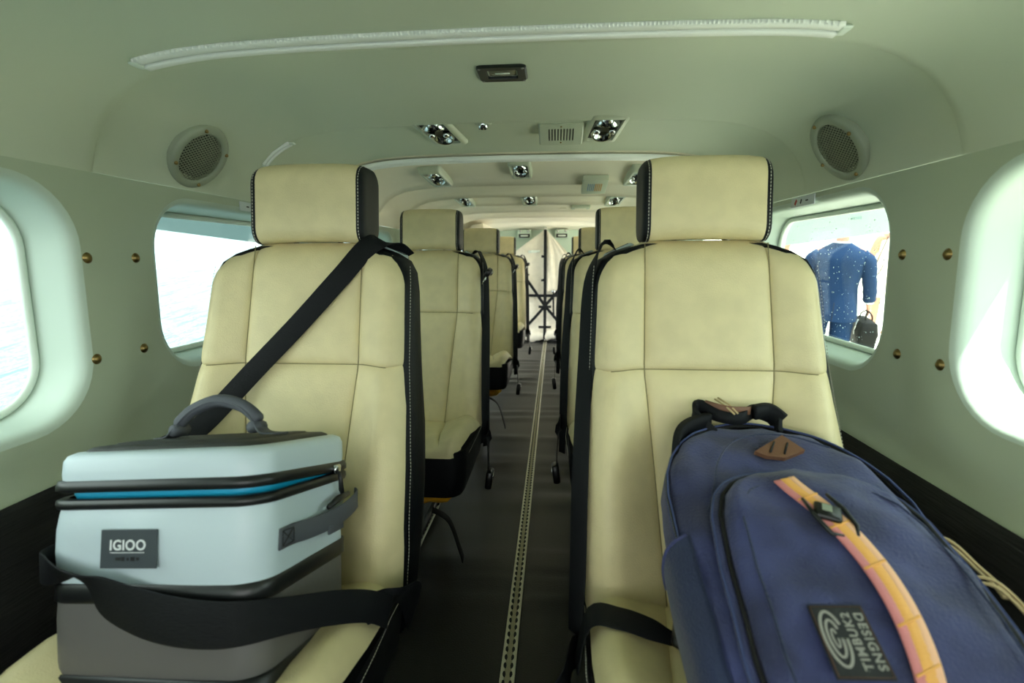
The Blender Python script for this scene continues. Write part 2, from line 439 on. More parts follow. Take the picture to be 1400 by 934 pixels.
# ================================================================== SEATS (local: x across, faces -y, z up from the floor)
def YB(z): return .276*(z-.45)                       # seat back plane
def HW(z): return interp(z, [(.30, .225), (.45, .232), (.60, .230), (.70, .222), (.79, .214), (.95, .208), (1.0, .204)])
def XS(z): return interp(z, [(.34, .080), (.60, .102), (.79, .120), (1.03, .116)])
def BOL(z): return interp(z, [(.36, .035), (.50, .060), (.62, .056), (.74, .034), (.85, .022), (1.03, .012)])
def ZT(x): return 1.034-.42*max(0, abs(x)-.112)-2.6*max(0, abs(x)-.175)**1.5
ZM, ZB = .790, .352
def pad(xf, z0f, z1f, na, nb, puff, bolf, roll_out=0, roll_top=0, flat=False):
    """one upholstered panel: xf(a,z) -> x; edges sink into the seams"""
    rows = []
    for j in range(nb+1):
        b = .5-.5*math.cos(PI*j/nb) if not flat else j/nb
        row = []
        for i in range(na+1):
            a = .5-.5*math.cos(PI*i/na)
            zz = lerp(z0f(a), z1f(a), b); x = xf(a, zz)
            e = (1-abs(2*a-1)**5)*(1-abs(2*b-1)**7)
            e = e**.6
            y = YB(zz)-bolf(x, zz)-puff*e
            if roll_out: y += .034*max(0, (a if roll_out > 0 else 1-a)-.62)**2/.1444
            if roll_top: y += .030*max(0, b-.80)**2/.04
            row.append((x, y, zz))
        rows.append(row)
    return MB().grid(rows)
def bolster(x, z):
    t = max(0, abs(x)-XS(z))/max(.01, HW(z)-XS(z)); return BOL(z)*smooth(t*1.3)
def seat_shell(name, root):
    rings = []
    zs = [.30, .36, .45, .55, .65, .75, .85, .93, .97, .995, 1.012, 1.022, 1.028]
    for z in zs:
        k = interp(z, [(.93, 1), (.97, .985), (.995, .93), (1.012, .80), (1.022, .66), (1.028, .54)])
        W = (HW(z)+.007)*k; yf = YB(z)-BOL(z)*.62*min(1, k*1.1)+.012; yc = YB(z)+.03; th = interp(z, [(.30, .10), (.6, .135), (.9, .115), (1.0, .10), (1.03, .075)]); yk = YB(z)+th; xs = min(XS(z), W*.7)
        half = [(0, yc), (xs*.95, yc), (W*.86, yf), (W*.97, yf+.004), (W, yf+.016), (W+.008, lerp(yf, yk, .55)), (W+.005, yk-.038), (W-.010, yk-.012), (W-.04, yk), (0, yk+.004)]
        rings.append([(x, y, z) for x, y in half]+[(-x, y, z) for x, y in half[-2:0:-1]])
    return MB().loft(rings).build(name, 'black_leather', root, angle=50)
def stitches(P, step=.0065, ln=.004, r=.0007):
    P = [Vector(p) for p in P]; mb = MB(); acc = 0
    for p, q in zip(P, P[1:]):
        L = (q-p).length; d = (q-p).normalized()
        a = d.orthogonal().normalized(); b = d.cross(a)
        while acc < L:
            c = p+d*acc; e = c+d*ln
            mb.add([c+a*r, c-a*r*.5+b*r*.87, c-a*r*.5-b*r*.87, e+a*r, e-a*r*.5+b*r*.87, e-a*r*.5-b*r*.87], [(0, 1, 4, 3), (1, 2, 5, 4), (2, 0, 3, 5), (0, 2, 1), (3, 4, 5)])
            acc += step
        acc -= L
    return mb
def make_seat(inner, label, group):
    """inner = +1 when the aisle is on the +x side"""
    t = thing('cabin_seat', label, 'seat', (0, 0, 0), None, group)
    seat_shell('back_shell', t)
    for lo, hi, up in ((ZB, ZM, 0), (ZM, None, 1)):
        def zhi(x): return ZT(x) if hi is None else hi
        def cx(a, z): return lerp(-XS(z), XS(z), a)
        top = (lambda a: ZT(lerp(-.116, .116, a))) if hi is None else (lambda a: hi)
        pad(cx, lambda a: lo, top, 14, 18, .013, lambda x, z: 0, 0, up).build('back_panel', 'cream', t)
        for sg in (-1, 1):
            def sx(a, z, sg=sg): return sg*lerp(XS(z), HW(z)+.002, a)
            tp = (lambda a, sg=sg: ZT(lerp(.116, .206, a))) if hi is None else (lambda a: hi)
            pad(sx, lambda a: lo, tp, 10, 18, .012, bolster, 1, up).build('back_panel', 'cream', t)
    for sg in (-1, 1):
        MB().tube([(sg*XS(z), YB(z)-.0012, z) for z in [lerp(ZB, 1.028, k/24) for k in range(25)]], .0011, 5).build('seam_line', 'seam', t)
    MB().tube([(x, YB(ZM)-bolster(x, ZM)-.0012, ZM) for x in [lerp(-.185, .185, k/30) for k in range(31)]], .0011, 5).build('seam_line', 'seam', t)
    # headrest
    def hr_ring(x, k, kz=1.0):
        cy, cz = .208, 1.117; P = []
        for a, b in rrect(.056*k, .081*kz, .036*k, 5):
            P.append((x, cy+a+.12*b, cz+b-.006*abs(x/.11)**4))
        return P
    hr = MB().loft([hr_ring(x, 1-.06*abs(x/.108)**6) for x in [-.108, -.1, -.08, -.05, 0, .05, .08, .1, .108]], False, False).build('headrest', 'cream', t)
    for sg in (-1, 1):
        MB().loft([hr_ring(sg*.1075, .945), hr_ring(sg*.1105, .965, .99), hr_ring(sg*.117, .93, .97), hr_ring(sg*.121, .80, .90), hr_ring(sg*.1215, .5, .6)]).build('headrest_side', 'black_leather', hr, angle=60)
        P = hr_ring(sg*.1125, .968, .993); stitches(P+P[:1]).build('stitching', 'thread', hr, smooth=False)
        MB().tube([(sg*.05, .20, 1.00), (sg*.05, .206, 1.05)], .006, 8).build('headrest_post', 'steel', t)
    # stitched seams beside the cream bolsters
    for sg in (-1, 1):
        P = []
        for k in range(60):
            z = lerp(.36, .985, k/59); P.append((sg*(HW(z)+.0085), YB(z)-BOL(z)*.62+.0245, z))
        stitches(P).build('stitching', 'thread', t, smooth=False)
        P = [(sg*x, YB(ZT(x))+.021+.0*x, ZT(x)+.004) for x in [.2, .19, .17, .15, .13, .115]]
    # cushion
    FY = -.40
    def cz(y): return interp(y, [(-.42, .408), (-.40, .422), (-.36, .432), (-.28, .430), (-.1, .388), (.0, .368)])
    def cw(y): return interp(y, [(-.42, .205), (-.40, .218), (-.36, .228), (-.2, .232), (0, .222)])
    def cs(y): return interp(y, [(-.42, .15), (-.2, .118), (0, .082)])
    def cpad(f, na, sidek):
        rows = []
        for j in range(17):
            b = j/16; b = .5-.5*math.cos(PI*b); y = lerp(-.405, -.012, b); row = []
            for i in range(na+1):
                a = .5-.5*math.cos(PI*i/na); x = f(a, y)
                e = ((1-abs(2*a-1)**(5+9*max(0, .3-b)/.3))*(1-abs(2*b-1)**9))**.6
                u = max(0, abs(x)-cs(y))/max(.01, cw(y)-cs(y))
                fr = smooth((y+.40)/.13); z = cz(y)+.028*lerp(smooth((abs(x)/cw(y))**2*.9), smooth(u*1.3)*sidek, fr)+.012*e-.03*max(0, a-.62)**2/.1444*sidek
                yy = y+.03*max(0, u-.5)**2*4*(1 if y < -.3 else 0)
                row.append((x, yy, z))
            rows.append(row)
        f0 = rows[0]
        rows = [[(x*.985, max(y-.020, -.4235), .396) for x, y, z in f0], [(x*.995, y-.017, lerp(z, .396, .45)) for x, y, z in f0], [(x, y-.009, z-.005) for x, y, z in f0]] + rows
        return MB().grid(rows)
    cpad(lambda a, y: lerp(-cs(y), cs(y), a), 14, 0).build('cushion_panel', 'cream', t)
    for sg in (-1, 1): cpad(lambda a, y, sg=sg: sg*lerp(cs(y), cw(y), a), 10, 1).build('cushion_panel', 'cream', t)
    # black skirt under the cushion
    rings = []
    for z, k in ((.262, .93), (.275, .96), (.32, .99), (.38, 1.0), (.412, .995)):
        P = []
        for a, b in rrect(.232*k, .212, .05, 6):
            y = b-.20
            zz = z if z < .38 else min(z, cz(y)-.006)
            P.append((a, y-.006*(k-.93)/.07, zz))
        rings.append(P)
    MB().loft(rings).build('cushion_skirt', 'black_leather', t, angle=60)
    for sg in (-1, 1):
        P = [(sg*(cw(y)+.008), y, min(.405, cz(y)+.008)-.012) for y in [-.36, -.3, -.2, -.1, 0]]
        stitches(P).build('stitching', 'thread', t, smooth=False)
    # base frame
    for sx in (-.17, .03):
        for y in (-.34, .02):
            MB().box((sx, y, .140), (.028, .03, .26), bev=.004).build('leg', 'black_plastic', t)
    MB().box((-.17, -.16, .03), (.02, .40, .02), bev=.003).build('base_rail', 'black_plastic', t)
    MB().box((.03, -.16, .03), (.02, .40, .02), bev=.003).build('base_rail', 'black_plastic', t)
    # belt outlet on the aisle shoulder
    z = 1.012
    m = Matrix.Translation((inner*.160, YB(z)+.070, 1.014)) @ Matrix.Rotation(inner*.42, 4, 'Y')
    b = MB(); b.box((0, 0, 0), (.066, .036, .012), bev=.005); b.xf(m); g = b.build('belt_guide', 'clear_plastic', t, angle=40)
    b = MB(); b.box((0, 0, .0062), (.05, .010, .0012)); b.xf(m); b.build('belt_slot', 'black_plastic', g, smooth=False)
    return t
GL = 'cream leather seats on the port side'; GR = 'cream leather seats on the starboard side'
SL = make_seat(1, 'cream seat holding the white and grey cooler bag', GL)
SR = make_seat(-1, 'cream seat holding the navy backpack', GR)
seats = {}
ROWS = [(.86, -.405, .400), (1.84, -.393, .392), (3.14, -.380, .385), (4.46, -.372, .385)]
LBL = [('cream seat right behind the seat holding the cooler bag', 'cream seat right behind the seat holding the backpack'),
       ('cream port seat, third row back from the cooler bag', 'cream starboard seat, third row back from the backpack'),
       ('rearmost cream port seat beside the canvas curtain', 'rearmost cream starboard seat beside the canvas curtain')]
copies = [(SL, SR)] + [(dup(SL), dup(SR)) for _ in range(3)]
for i, ((y, xl, xr), (l, r)) in enumerate(zip(ROWS, copies)):
    l.location = (xl, y, 0); r.location = (xr, y, 0)
    if i: l['label'], r['label'] = LBL[i-1]
    seats[('L', i)] = l; seats[('R', i)] = r
SR.location.y = .855
# ================================================================== BELTS on the seats
def belt(root, pts, wd, width=.046, name='seat_belt', m='webbing', th=.0022, world=True, sub=6):
    mb = MB(); mb.ribbon(pts, wd, width, th, sub); return mb.build(name, m, root, world)
SWX = lambda s, i: seats[(s, i)].location
# --- cooler seat: three point belt over the shoulder and round the bag
L0 = SWX('L', 0)
def sbpt(x, z, off=.0):      # point on the front of a first row seat back
    return Vector((x, L0.y+YB(z)-.014-bolster(x-L0.x, z)-off, z))
bp = [Vector((-.222, 1.105, 1.004)), Vector((-.243, 1.066, 1.030)), Vector((-.272, 1.022, 1.030)), sbpt(-.32, .965, .012), sbpt(-.40, .875, .012), sbpt(-.485, .785, .012), sbpt(-.56, .695, .012), sbpt(-.61, .64, .010), Vector((-.655, .83, .56))]
dn = Vector((.45, -.1, .55))
belt(SL, bp, [(.8, .5, -.2), (.8, .5, -.2), (.78, .35, -.4), (.75, .1, -.6), (.72, .0, -.66), (.72, 0, -.66), (.72, 0, -.66), (.7, 0, -.7), (.6, -.2, -.7)], .040, 'shoulder_belt')
# --- hanging belts on the aisle side of the other seats
def hang(key, side, zlow, tongue=True, m='webbing'):
    r = seats[key]; x0, y0, _ = r.location; s = side
    pts = [(x0+s*.165, y0+YB(1.0)+.075, 1.018), (x0+s*.195, y0+YB(1.0)+.045, 1.026), (x0+s*.222, y0+YB(.95)+.03, .955), (x0+s*.231, y0+YB(.8)+.02, .80), (x0+s*.243, y0-.0, .60), (x0+s*.246, y0-.04, .45), (x0+s*.250, y0-.06, zlow)]
    b = belt(r, pts, [(.2, 1, 0), (.25, 1, -.1), (s*.5, .8, .0), (s*.7, .7, 0), (s*.8, .6, 0), (s*.8, .6, 0), (s*.6, .8, 0)], .034, 'shoulder_belt', m)
    if tongue:
        c = Vector((x0+s*.24, y0+YB(.93)-.0, .945)); R = Matrix.Rotation(s*.5, 3, 'Y') @ Matrix.Rotation(.2, 3, 'X')
        k = MB(); k.box(c, (.02, .048, .03), R, .004); k.build('belt_latch', 'black_plastic', b, True)
        k = MB(); ring = [R @ Vector(p)+c+R @ Vector((0, 0, -.045)) for p in ((0, -.013, .03), (0, .013, .03), (0, .013, -.02), (0, -.013, -.02))]
        k.tube(ring+ring[:2], .0028, 6, False); k.build('belt_tongue', 'chrome', b, True)
        k = MB(); k.box(c+Vector((s*.014, 0, -.005)), (.004, .02, .016), R, .001); k.build('belt_button', 'chrome', b, True)
def buckle(key, side, z, label=None, yy=-.10):
    r = seats[key]; x0, y0, _ = r.location; s = side
    b = belt(r, [(x0+s*.235, y0+.02, .30), (x0+s*.255, y0-.04, z), (x0+s*.262, y0+yy, z-.01), (x0+s*.268, y0+yy-.04, z-.07), (x0+s*.27, y0+yy-.05, z-.14)], [(0, .3, 1)]*2+[(0, .7, .7)]+[(0, 1, 0)]*2, .042, 'buckle_strap')
    k = MB(); k.box((x0+s*.272, y0+yy-.05, z-.16), (.024, .05, .07), Matrix.Rotation(s*.12, 3, 'Y'), .006); o = k.build('buckle', 'black_plastic', b, True)
    k = MB(); k.box((x0+s*.2855, y0+yy-.05, z-.155), (.004, .036, .026), Matrix.Rotation(s*.12, 3, 'Y'), .0015); k.build('buckle_lever', 'chrome', b, True)
hang(('L', 1), 1, .30); hang(('L', 2), 1, .27); hang(('L', 3), 1, .26, True, 'webbing')
hang(('R', 0), -1, .34, False); hang(('R', 1), -1, .28, False); hang(('R', 2), -1, .28, False); hang(('R', 3), -1, .28, False)
buckle(('R', 1), -1, .40); buckle(('R', 2), -1, .40); buckle(('L', 1), 1, .37); buckle(('L', 2), 1, .36); buckle(('L', 3), 1, .36); buckle(('R', 3), -1, .36)
# --- backpack seat: loose lap belt across the cushion, and a buckle tongue on the aisle side
R0 = SWX('R', 0)
b = belt(SR, [(.148, .70, .36), (.168, .715, .436), (.215, .700, .449), (.262, .690, .441), (.30, .688, .428), (.345, .69, .434), (.40, .70, .43)], [(0, 1, .1)]*3+[(0, .8, .35), (0, .8, .4), (0, 1, 0), (0, 1, 0)], [.044, .044, .044, .034, .02, .03, .04], 'lap_belt')
k = MB(); k.box((.308, .668, .452), (.045, .058, .030), Matrix.Rotation(-.3, 3, 'Z'), .012); k.build('buckle', 'black_plastic', b, True)
b = belt(SR, [(.155, .80, .30), (.140, .72, .36), (.132, .66, .36), (.13, .62, .30), (.135, .6, .22)], [(0, .3, 1), (0, .5, .8), (0, .8, .6), (0, 1, .2), (0, 1, 0)], .05, 'buckle_strap')
b2 = belt(SL, [(-.165, .86, .30), (-.150, .80, .40), (-.165, .74, .425), (-.2, .70, .43)], [(.2, .3, 1), (.6, .4, .6), (.5, .8, .3), (.3, 1, 0)], .05, 'buckle_strap')

# ================================================================== CEILING FITTINGS
def aft_off(y):
    for (a, oa), (b, ob) in zip(ys, ys[1:]):
        if a <= y <= b: return lerp(oa, ob, (y-a)/(b-a+1e-9))
    return 0
def ceil_z(x, y):
    off = 0 if y < .93 else .011 if y < 1.46 else .021 if y < 1.92 else aft_off(y)
    P = prof_off(off)
    for (a, za), (b, zb) in zip(P, P[1:]):
        if a <= x <= b: return lerp(za, zb, (x-a)/(b-a+1e-9))
    return 1.36
def on_roof(x, y, dz=0, tilt=0):
    return frame((1, 0, tilt), (0, -1, 0), (0, 0, -1), (x, y, ceil_z(x, y)-dz))   # local z points down into the cabin, y to the front
t = thing('dome_lamp', 'black framed dome lamp set in the front ceiling', 'lamp', (-.002, 1.08, 1.362))
m = on_roof(-.002, 1.08)
def rings_rr(L, r=.3): return [[(a, b, z) for a, b in rrect(hx, hy, rr, 5)] for hx, hy, rr, z in L]
MB().loft(rings_rr([(.050, .042, .012, -.012), (.050, .042, .012, .003), (.047, .039, .011, .006), (.031, .024, .006, .006), (.030, .023, .006, -.004)]), True, False).xf(m).build('lamp_frame', 'dome_black', t, True, angle=35)
MB().loft(rings_rr([(.029, .022, .006, -.010), (.029, .022, .006, .000), (.022, .015, .006, .003)])).xf(m).build('lens', 'dome_lens', t, True, angle=35)
for sx, sy in ((-1, -1), (1, -1), (-1, 1), (1, 1)):
    MB().lathe([(.0028, .005), (.0026, .0072), (.001, .0075)], 8, m @ Matrix.Translation((sx*.043, sy*.034, 0))).build('screw', 'steel', t, True)
MB().box((0, 0, .002), (.03, .006, .003)).xf(m).build('bulb', 'trim_white', t, True)
def reading_unit(x, y, hx, hy, h, rz, label, group, two=True):
    t = thing('reading_light', label, 'light', (x, y, ceil_z(x, y)), None, group)
    m = on_roof(x, y) @ Matrix.Rotation(-.10 if y > 1.95 else -.02, 4, 'X') @ Matrix.Rotation(rz, 4, 'Z')
    MB().loft(rings_rr([(hx, hy, .014, -.03), (hx, hy, .014, .004), (hx*.93, hy*.95, .016, h*.8), (hx*.88, hy*.90, .016, h), (hx*.72, hy*.76, .012, h), (hx*.70, hy*.74, .012, h*.35)]), True, False).xf(m).build('housing', 'unit_plastic', t, True, angle=40)
    MB().loft(rings_rr([(hx*.71, hy*.75, .012, h*.2), (hx*.71, hy*.75, .012, h*.4)])).xf(m).build('recess', 'unit_dark', t, True, angle=40)
    R = min(hx*.62, hy*.36)
    for sy in (-1, 1):
        mm = m @ Matrix.Translation((0, sy*hy*.36, h*.75-.010)) @ Matrix.Rotation(.45*sy, 4, 'X')
        l = MB().lathe([(R*.9, -R*.5), (R, -R*.1), (R*1.0, R*.25), (R*.92, R*.42), (R*.78, R*.40), (R*.60, R*.1), (R*.3, -R*.1)], 20, mm).build('spot_lamp', 'chrome', t, True, angle=60)
        MB().lathe([(R*.5, R*.0), (R*.45, R*.16), (R*.2, R*.24)], 12, mm).build('lamp_lens', 'dome_lens' if sy > 0 else 'unit_dark', l, True)
    for sx in (-1, 1):
        MB().lathe([(R*.30, 0), (R*.30, R*.35), (R*.15, R*.5)], 10, m @ Matrix.Translation((sx*hx*.40, 0, h*.5))).build('air_nozzle', 'chrome', t, True)
    return t
GU = 'small reading light units along the aft ceiling'
reading_unit(-.243, 1.555, .056, .155, .012, .06, 'reading light with chrome spots beside the tiny round air nozzle', None)
reading_unit(.250, 1.555, .056, .160, .013, -.05, 'reading light with chrome spots beside the slotted air vent', None)
reading_unit(-.420, 2.27, .050, .13, .026, .04, 'chrome reading light behind the arch trim on the port side', None)
reading_unit(-.040, 2.19, .048, .12, .026, 0, 'chrome reading light on the centreline just behind the arch trim', None)
reading_unit(.465, 2.30, .046, .13, .026, -.05, 'chrome reading light behind the arch trim above the starboard seats', None)
reading_unit(-.452, 3.16, .050, .15, .026, .04, 'chrome reading light far aft on the port side ceiling', None)
reading_unit(-.052, 3.17, .050, .15, .026, 0, 'chrome reading light far aft on the ceiling centreline', None)
reading_unit(.470, 3.18, .050, .15, .026, -.04, 'chrome reading light far aft on the starboard side ceiling', None)
# slotted vent
t = thing('air_vent', 'slotted cream vent plate beside a reading light', 'vent', (.123, 1.56, 1.37)); m = on_roof(.123, 1.58) @ Matrix.Rotation(-.30, 4, 'X') @ Matrix.Translation((0, 0, .012))
MB().loft(rings_rr([(.066, .062, .004, -.03), (.066, .062, .004, .004), (.062, .058, .004, .008)])).xf(m).build('vent_plate', 'unit_plastic', t, True, angle=35)
for k in range(9):
    MB().box(((k-4)*.0088, 0, .0082), (.0030, .062, .0012)).xf(m).build('slot', 'unit_dark', t, True, smooth=False)
for sy in (-1, 1): MB().lathe([(.0028, .007), (.0026, .0095), (.001, .010)], 8, m @ Matrix.Translation((0, sy*.043, 0))).build('screw', 'brass', t, True)
t = thing('air_nozzle', 'tiny round chrome air nozzle in the ceiling between the reading lights', 'nozzle', (-.100, 1.46, 1.37)); m = on_roof(-.100, 1.49)
MB().lathe([(.026, -.01), (.026, .002), (.020, .007), (.016, .007)], 20, m).build('nozzle_ring', 'unit_plastic', t, True, angle=40)
MB().lathe([(.016, .002), (.016, .012), (.011, .018), (.005, .013)], 16, m).build('nozzle_ball', 'chrome', t, True, angle=50)
for k in range(6): MB().box((.010*math.cos(k*PI/3), .010*math.sin(k*PI/3), .0165), (.004, .004, .003)).xf(m).build('nozzle_fin', 'unit_dark', t, True)
# small seatbelt sign plates
def sign(x, y, label):
    t = thing('ceiling_sign', label, 'sign', (x, y, 1.36)); m = on_roof(x, y) @ Matrix.Rotation(-.22, 4, 'X') @ Matrix.Translation((0, 0, .014))
    MB().loft(rings_rr([(.056, .085, .004, -.02), (.056, .085, .004, .003), (.053, .082, .004, .005)])).xf(m).build('sign_plate', 'unit_plastic', t, True, angle=35)
    for k in range(8):
        MB().box(((k-3.5)*.0085, 0, .0055), (.0036, .09, .001)).xf(m).build('stripe', 'placard_blue' if k < 4 else 'placard_orange', t, True, smooth=False)
sign(.287, 2.40, 'small plate with orange and blue stripes on the ceiling')
t = thing('ceiling_sign', 'plain pale plate farther aft on the ceiling', 'sign', (.29, 3.72, 1.36)); m = on_roof(.29, 3.72)
MB().loft(rings_rr([(.066, .09, .006, -.012), (.066, .09, .006, .005), (.062, .085, .006, .008)])).xf(m).build('sign_plate', 'unit_plastic', t, True, angle=35)
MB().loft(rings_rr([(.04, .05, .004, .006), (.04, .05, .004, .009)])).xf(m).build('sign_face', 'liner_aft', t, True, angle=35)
# speakers
def speaker(o, nrm, up, R, label, n=9):
    t = thing('ceiling_speaker', label, 'speaker', o); m = surf_frame(o, nrm, up)
    MB().lathe([(R*1.0, -.03), (R*1.0, .001), (R*.97, .006), (R*.90, .008), (R*.80, .008), (R*.755, .006), (R*.735, .003), (R*.73, -.004)], 40, m, False).build('rim', 'speaker_rim', t, True, angle=50)
    MB().lathe([(R*.74, -.006), (R*.74, -.004), (R*.1, -.004)], 32, m).build('cone', 'unit_dark', t, True)
    g = MB(); p = R*.062; k = -14
    while k <= 14:
        c = k*p*1.35
        for sg in (-1, 1):
            # zigzag of the expanded metal: slanted thin bars clipped to the circle
            pass
        k += 1
    r = R*.725
    for sl in (.55, -.55):
        d = Vector((math.cos(sl), math.sin(sl), 0)); nn = Vector((-d.y, d.x, 0))
        q = -r*.97
        while q < r*.97:
            h = math.sqrt(max(0, r*r-q*q)); a = nn*q-d*h; b = nn*q+d*h; tt = R*.013
            g.loft([[Vector((0, 0, .003))+a+nn*tt*e+Vector((0, 0, f)) for e, f in ((-1, 0), (1, 0), (1, .0012), (-1, .0012))], [Vector((0, 0, .003))+b+nn*tt*e+Vector((0, 0, f)) for e, f in ((-1, 0), (1, 0), (1, .0012), (-1, .0012))]])
            q += R*.078
    g.xf(m); g.build('grille', 'grille', t, True, smooth=False)
    for a in (.35, 1.92, 3.49, 5.06):
        MB().lathe([(R*.055, .006), (R*.055, .0095), (R*.035, .012), (R*.01, .0125)], 10, m @ Matrix.Translation((R*.87*math.cos(a), R*.87*math.sin(a), 0))).build('screw', 'brass', t, True)
for s, y in ((-1, 1.185), (1, 1.24)):
    speaker((s*.745, y, 1.243), (-s*.83, -.05, -.56), (0, 0, 1), .082, 'round grille speaker in the ceiling cove above the ' + ('cooler seat window' if s < 0 else 'backpack seat window'))
speaker((-.665, 6.07, 1.240), (0, -1, 0), (0, 0, 1), .075, 'round speaker on the aft bulkhead left of the canvas curtain')
speaker((.62, 6.07, 1.200), (0, -1, 0), (0, 0, 1), .075, 'round speaker on the aft bulkhead behind the starboard seats')
# wall screws
for s, L in ((-1, ((.900, 1.004), (1.013, 1.004), (1.012, .807), (.896, .806))), (1, ((.941, 1.004), (1.056, 1.004), (1.045, .807), (.932, .809)))):
    for y, z in L:
        m = frame((0, 1, 0), (0, 0, s), (-s, 0, 0), (s*(WX(z)), y, z))
        o = MB().lathe([(.0105, -.002), (.0105, .0006), (.0072, .0012), (.0066, .0040), (.004, .0056), (.001, .0060)], 16, m).build('wall_screw', 'brass')
        tag(o, '%s brass screw in the %s wall on the %s side of the panel' % ('upper' if z > .9 else 'lower', 'port' if s < 0 else 'starboard', 'front window' if y < (.95 if s < 0 else 1.0) else 'seat window'), 'screw', 'brass screws in the %s wall panel' % ('port' if s < 0 else 'starboard'))
# placards above the windows
def placard(s, y0, y1, z0, z1, label):
    t = thing('window_placard', label, 'placard', (s*.79, (y0+y1)/2, z0)); x = s*(WX((z0+z1)/2)-.002)
    MB().box((x, (y0+y1)/2, (z0+z1)/2), (.003, y1-y0, z1-z0), bev=.001).build('placard_card', 'placard', t, True, angle=30)
    n = y1-y0; xx = x-s*.0017
    MB().box((xx, y0+n*.30, (z0+z1)/2), (.0008, n*.10, (z1-z0)*.14)).build('mark', 'placard_ink', t, True, smooth=False)
    MB().box((xx, y0+n*.55, (z0+z1)/2), (.0008, n*.05, (z1-z0)*.45), Matrix.Rotation(.4, 3, 'X')).build('mark', 'placard_ink', t, True, smooth=False)
    MB().box((xx, y0+n*.78, (z0+z1)/2), (.0008, n*.07, (z1-z0)*.55), Matrix.Rotation(s*.6, 3, 'X')).build('mark', 'placard_red', t, True, smooth=False)
placard(-1, 1.385, 1.50, 1.137, 1.163, 'white placard over the window beside the cooler seat')
placard(1, 1.405, 1.535, 1.138, 1.165, 'white placard with red slash over the window beside the backpack seat')
placard(-1, 2.37, 2.50, 1.134, 1.158, 'white placard over the second port window')

# ================================================================== AFT CURTAIN
CY = 5.96
t = thing('cargo_curtain', 'cream canvas cargo curtain with black webbing straps across the aft cabin', 'curtain', (0, CY, 0))
def curt_half(z):   # left and right edge of the canvas
    l = interp(z, [(0, -.50), (.95, -.50), (1.02, -.44), (1.31, -.035), (1.34, -.015)])
    return l
rows = []
for j in range(41):
    z = lerp(.03, 1.325, j/40); l = curt_half(z); r = -curt_half(z) if z < 1.02 else interp(z, [(1.02, .30), (1.31, .03), (1.34, .01)])
    row = []
    for i in range(33):
        x = lerp(l, r, i/32)
        y = CY+.012*math.sin(x*23+z*4)*.6+.006*math.sin(z*17+x*9)+.02*math.sin((z-.2)*3)*math.cos(x*6)-.035*math.exp(-((z-.10)/.07)**2)+.012*math.sin(8*(x+.6*z))
        row.append((x, y, z))
    rows.append(row)
cv = MB().grid(rows); cv.grid([[(x, y+.006, z) for x, y, z in r] for r in rows], flip=True); cv.build('canvas', 'canvas', t, True)
# bunched hem
rows = []
for i in range(61):
    x = lerp(-.5, .5, i/60); rr = .055+.012*math.sin(x*31)+.007*math.sin(x*73)
    rows.append([(x, CY-.05+rr*.55*math.cos(a), .085+.018*math.sin(x*12)+rr*math.sin(a)) for a in [2*PI*k/12 for k in range(12)]])
MB().loft(rows).build('hem', 'canvas', t, True)
# loose corner folded over to the right of the centre strap
rows = []
for j in range(25):
    v = j/24; z = lerp(1.30, .62, v); wd = interp(v, [(0, .03), (.35, .20), (1, .29)]); row = []
    for i in range(17):
        u = i/16; row.append((.03+u*wd, CY-.05-.02*math.sin(u*9+v*2)*v-.015*math.sin(u*17-v*3)*v, z-(.03 if i else 0)*u+.05*u*v))
    rows.append(row)
fl = MB().grid(rows); fl.grid([[(x, y+.008, z) for x, y, z in r] for r in rows], flip=True); fl.build('folded_flap', 'canvas', t, True)
YS = CY-.045
def strap(P, wd, w=.034, name='strap'):
    MB().ribbon([(x, YS+dy, z) for x, dy, z in P], wd, w, .004, 3).build(name, 'webbing', t, True)
strap([(0, -.02, 1.325), (0, -.025, .9), (0, -.02, .5), (0, -.02, .25), (0, -.035, .10), (0, -.02, .02)], (1, 0, 0), .036)
strap([(-.26, 0, .565), (-.1, -.008, .562), (.1, -.008, .562), (.30, 0, .562)], (0, 0, 1)); strap([(-.225, -.012, .615), (-.225, -.012, .515)], (1, 0, 0))
strap([(-.250, 0, .800), (-.14, -.01, .645), (0, -.012, .440)], (.7, 0, .5)); strap([(-.262, -.012, .745), (-.195, -.012, .82)], (.7, 0, -.6))
strap([(0, -.015, .440), (.12, -.01, .58), (.22, 0, .70)], (.7, 0, -.5))
strap([(0, -.016, .440), (-.12, -.01, .30), (-.26, 0, .150)], (.6, 0, -.7)); strap([(0, -.016, .440), (.12, -.01, .30), (.25, 0, .13)], (.6, 0, .7))
for z in (.432, .190): strap([(-.075, -.03, z), (.075, -.03, z)], (0, 0, 1), .03, 'cross_tab')
for z in (1.02, .745): strap([(-.045, -.03, z), (0, -.03, z)], (0, 0, 1), .028, 'cross_tab')
strap([(.10, -.03, .62), (.10, -.02, .45), (.105, -.02, .33)], (1, 0, 0), .02)
MB().ribbon([(-.06, CY-.02, 1.08), (-.20, CY-.03, 1.075)], (0, 0, 1), .03, .001, 2).build('print_strip', 'trim_white', t, True)
MB().lathe([(.02, 0), (.02, .01), (.008, .012)], 12, frame((1, 0, 0), (0, 0, 1), (0, -1, 0), (.10, CY-.07, .615))).build('grommet', 'chrome', t, True)
MB().tube([(-.5, CY-.02, .025), (0, CY-.03, .02), (.5, CY-.02, .025)], .016, 8).build('floor_bar', 'black_plastic', t, True)
MB().tube([(0, CY-.06, .015), (0, CY-.06, .05)], .015, 10).build('floor_anchor', 'steel', t, True)
MB().box((0, CY-.01, 1.335), (.04, .03, .05), bev=.006).build('roof_hook', 'chrome', t, True)
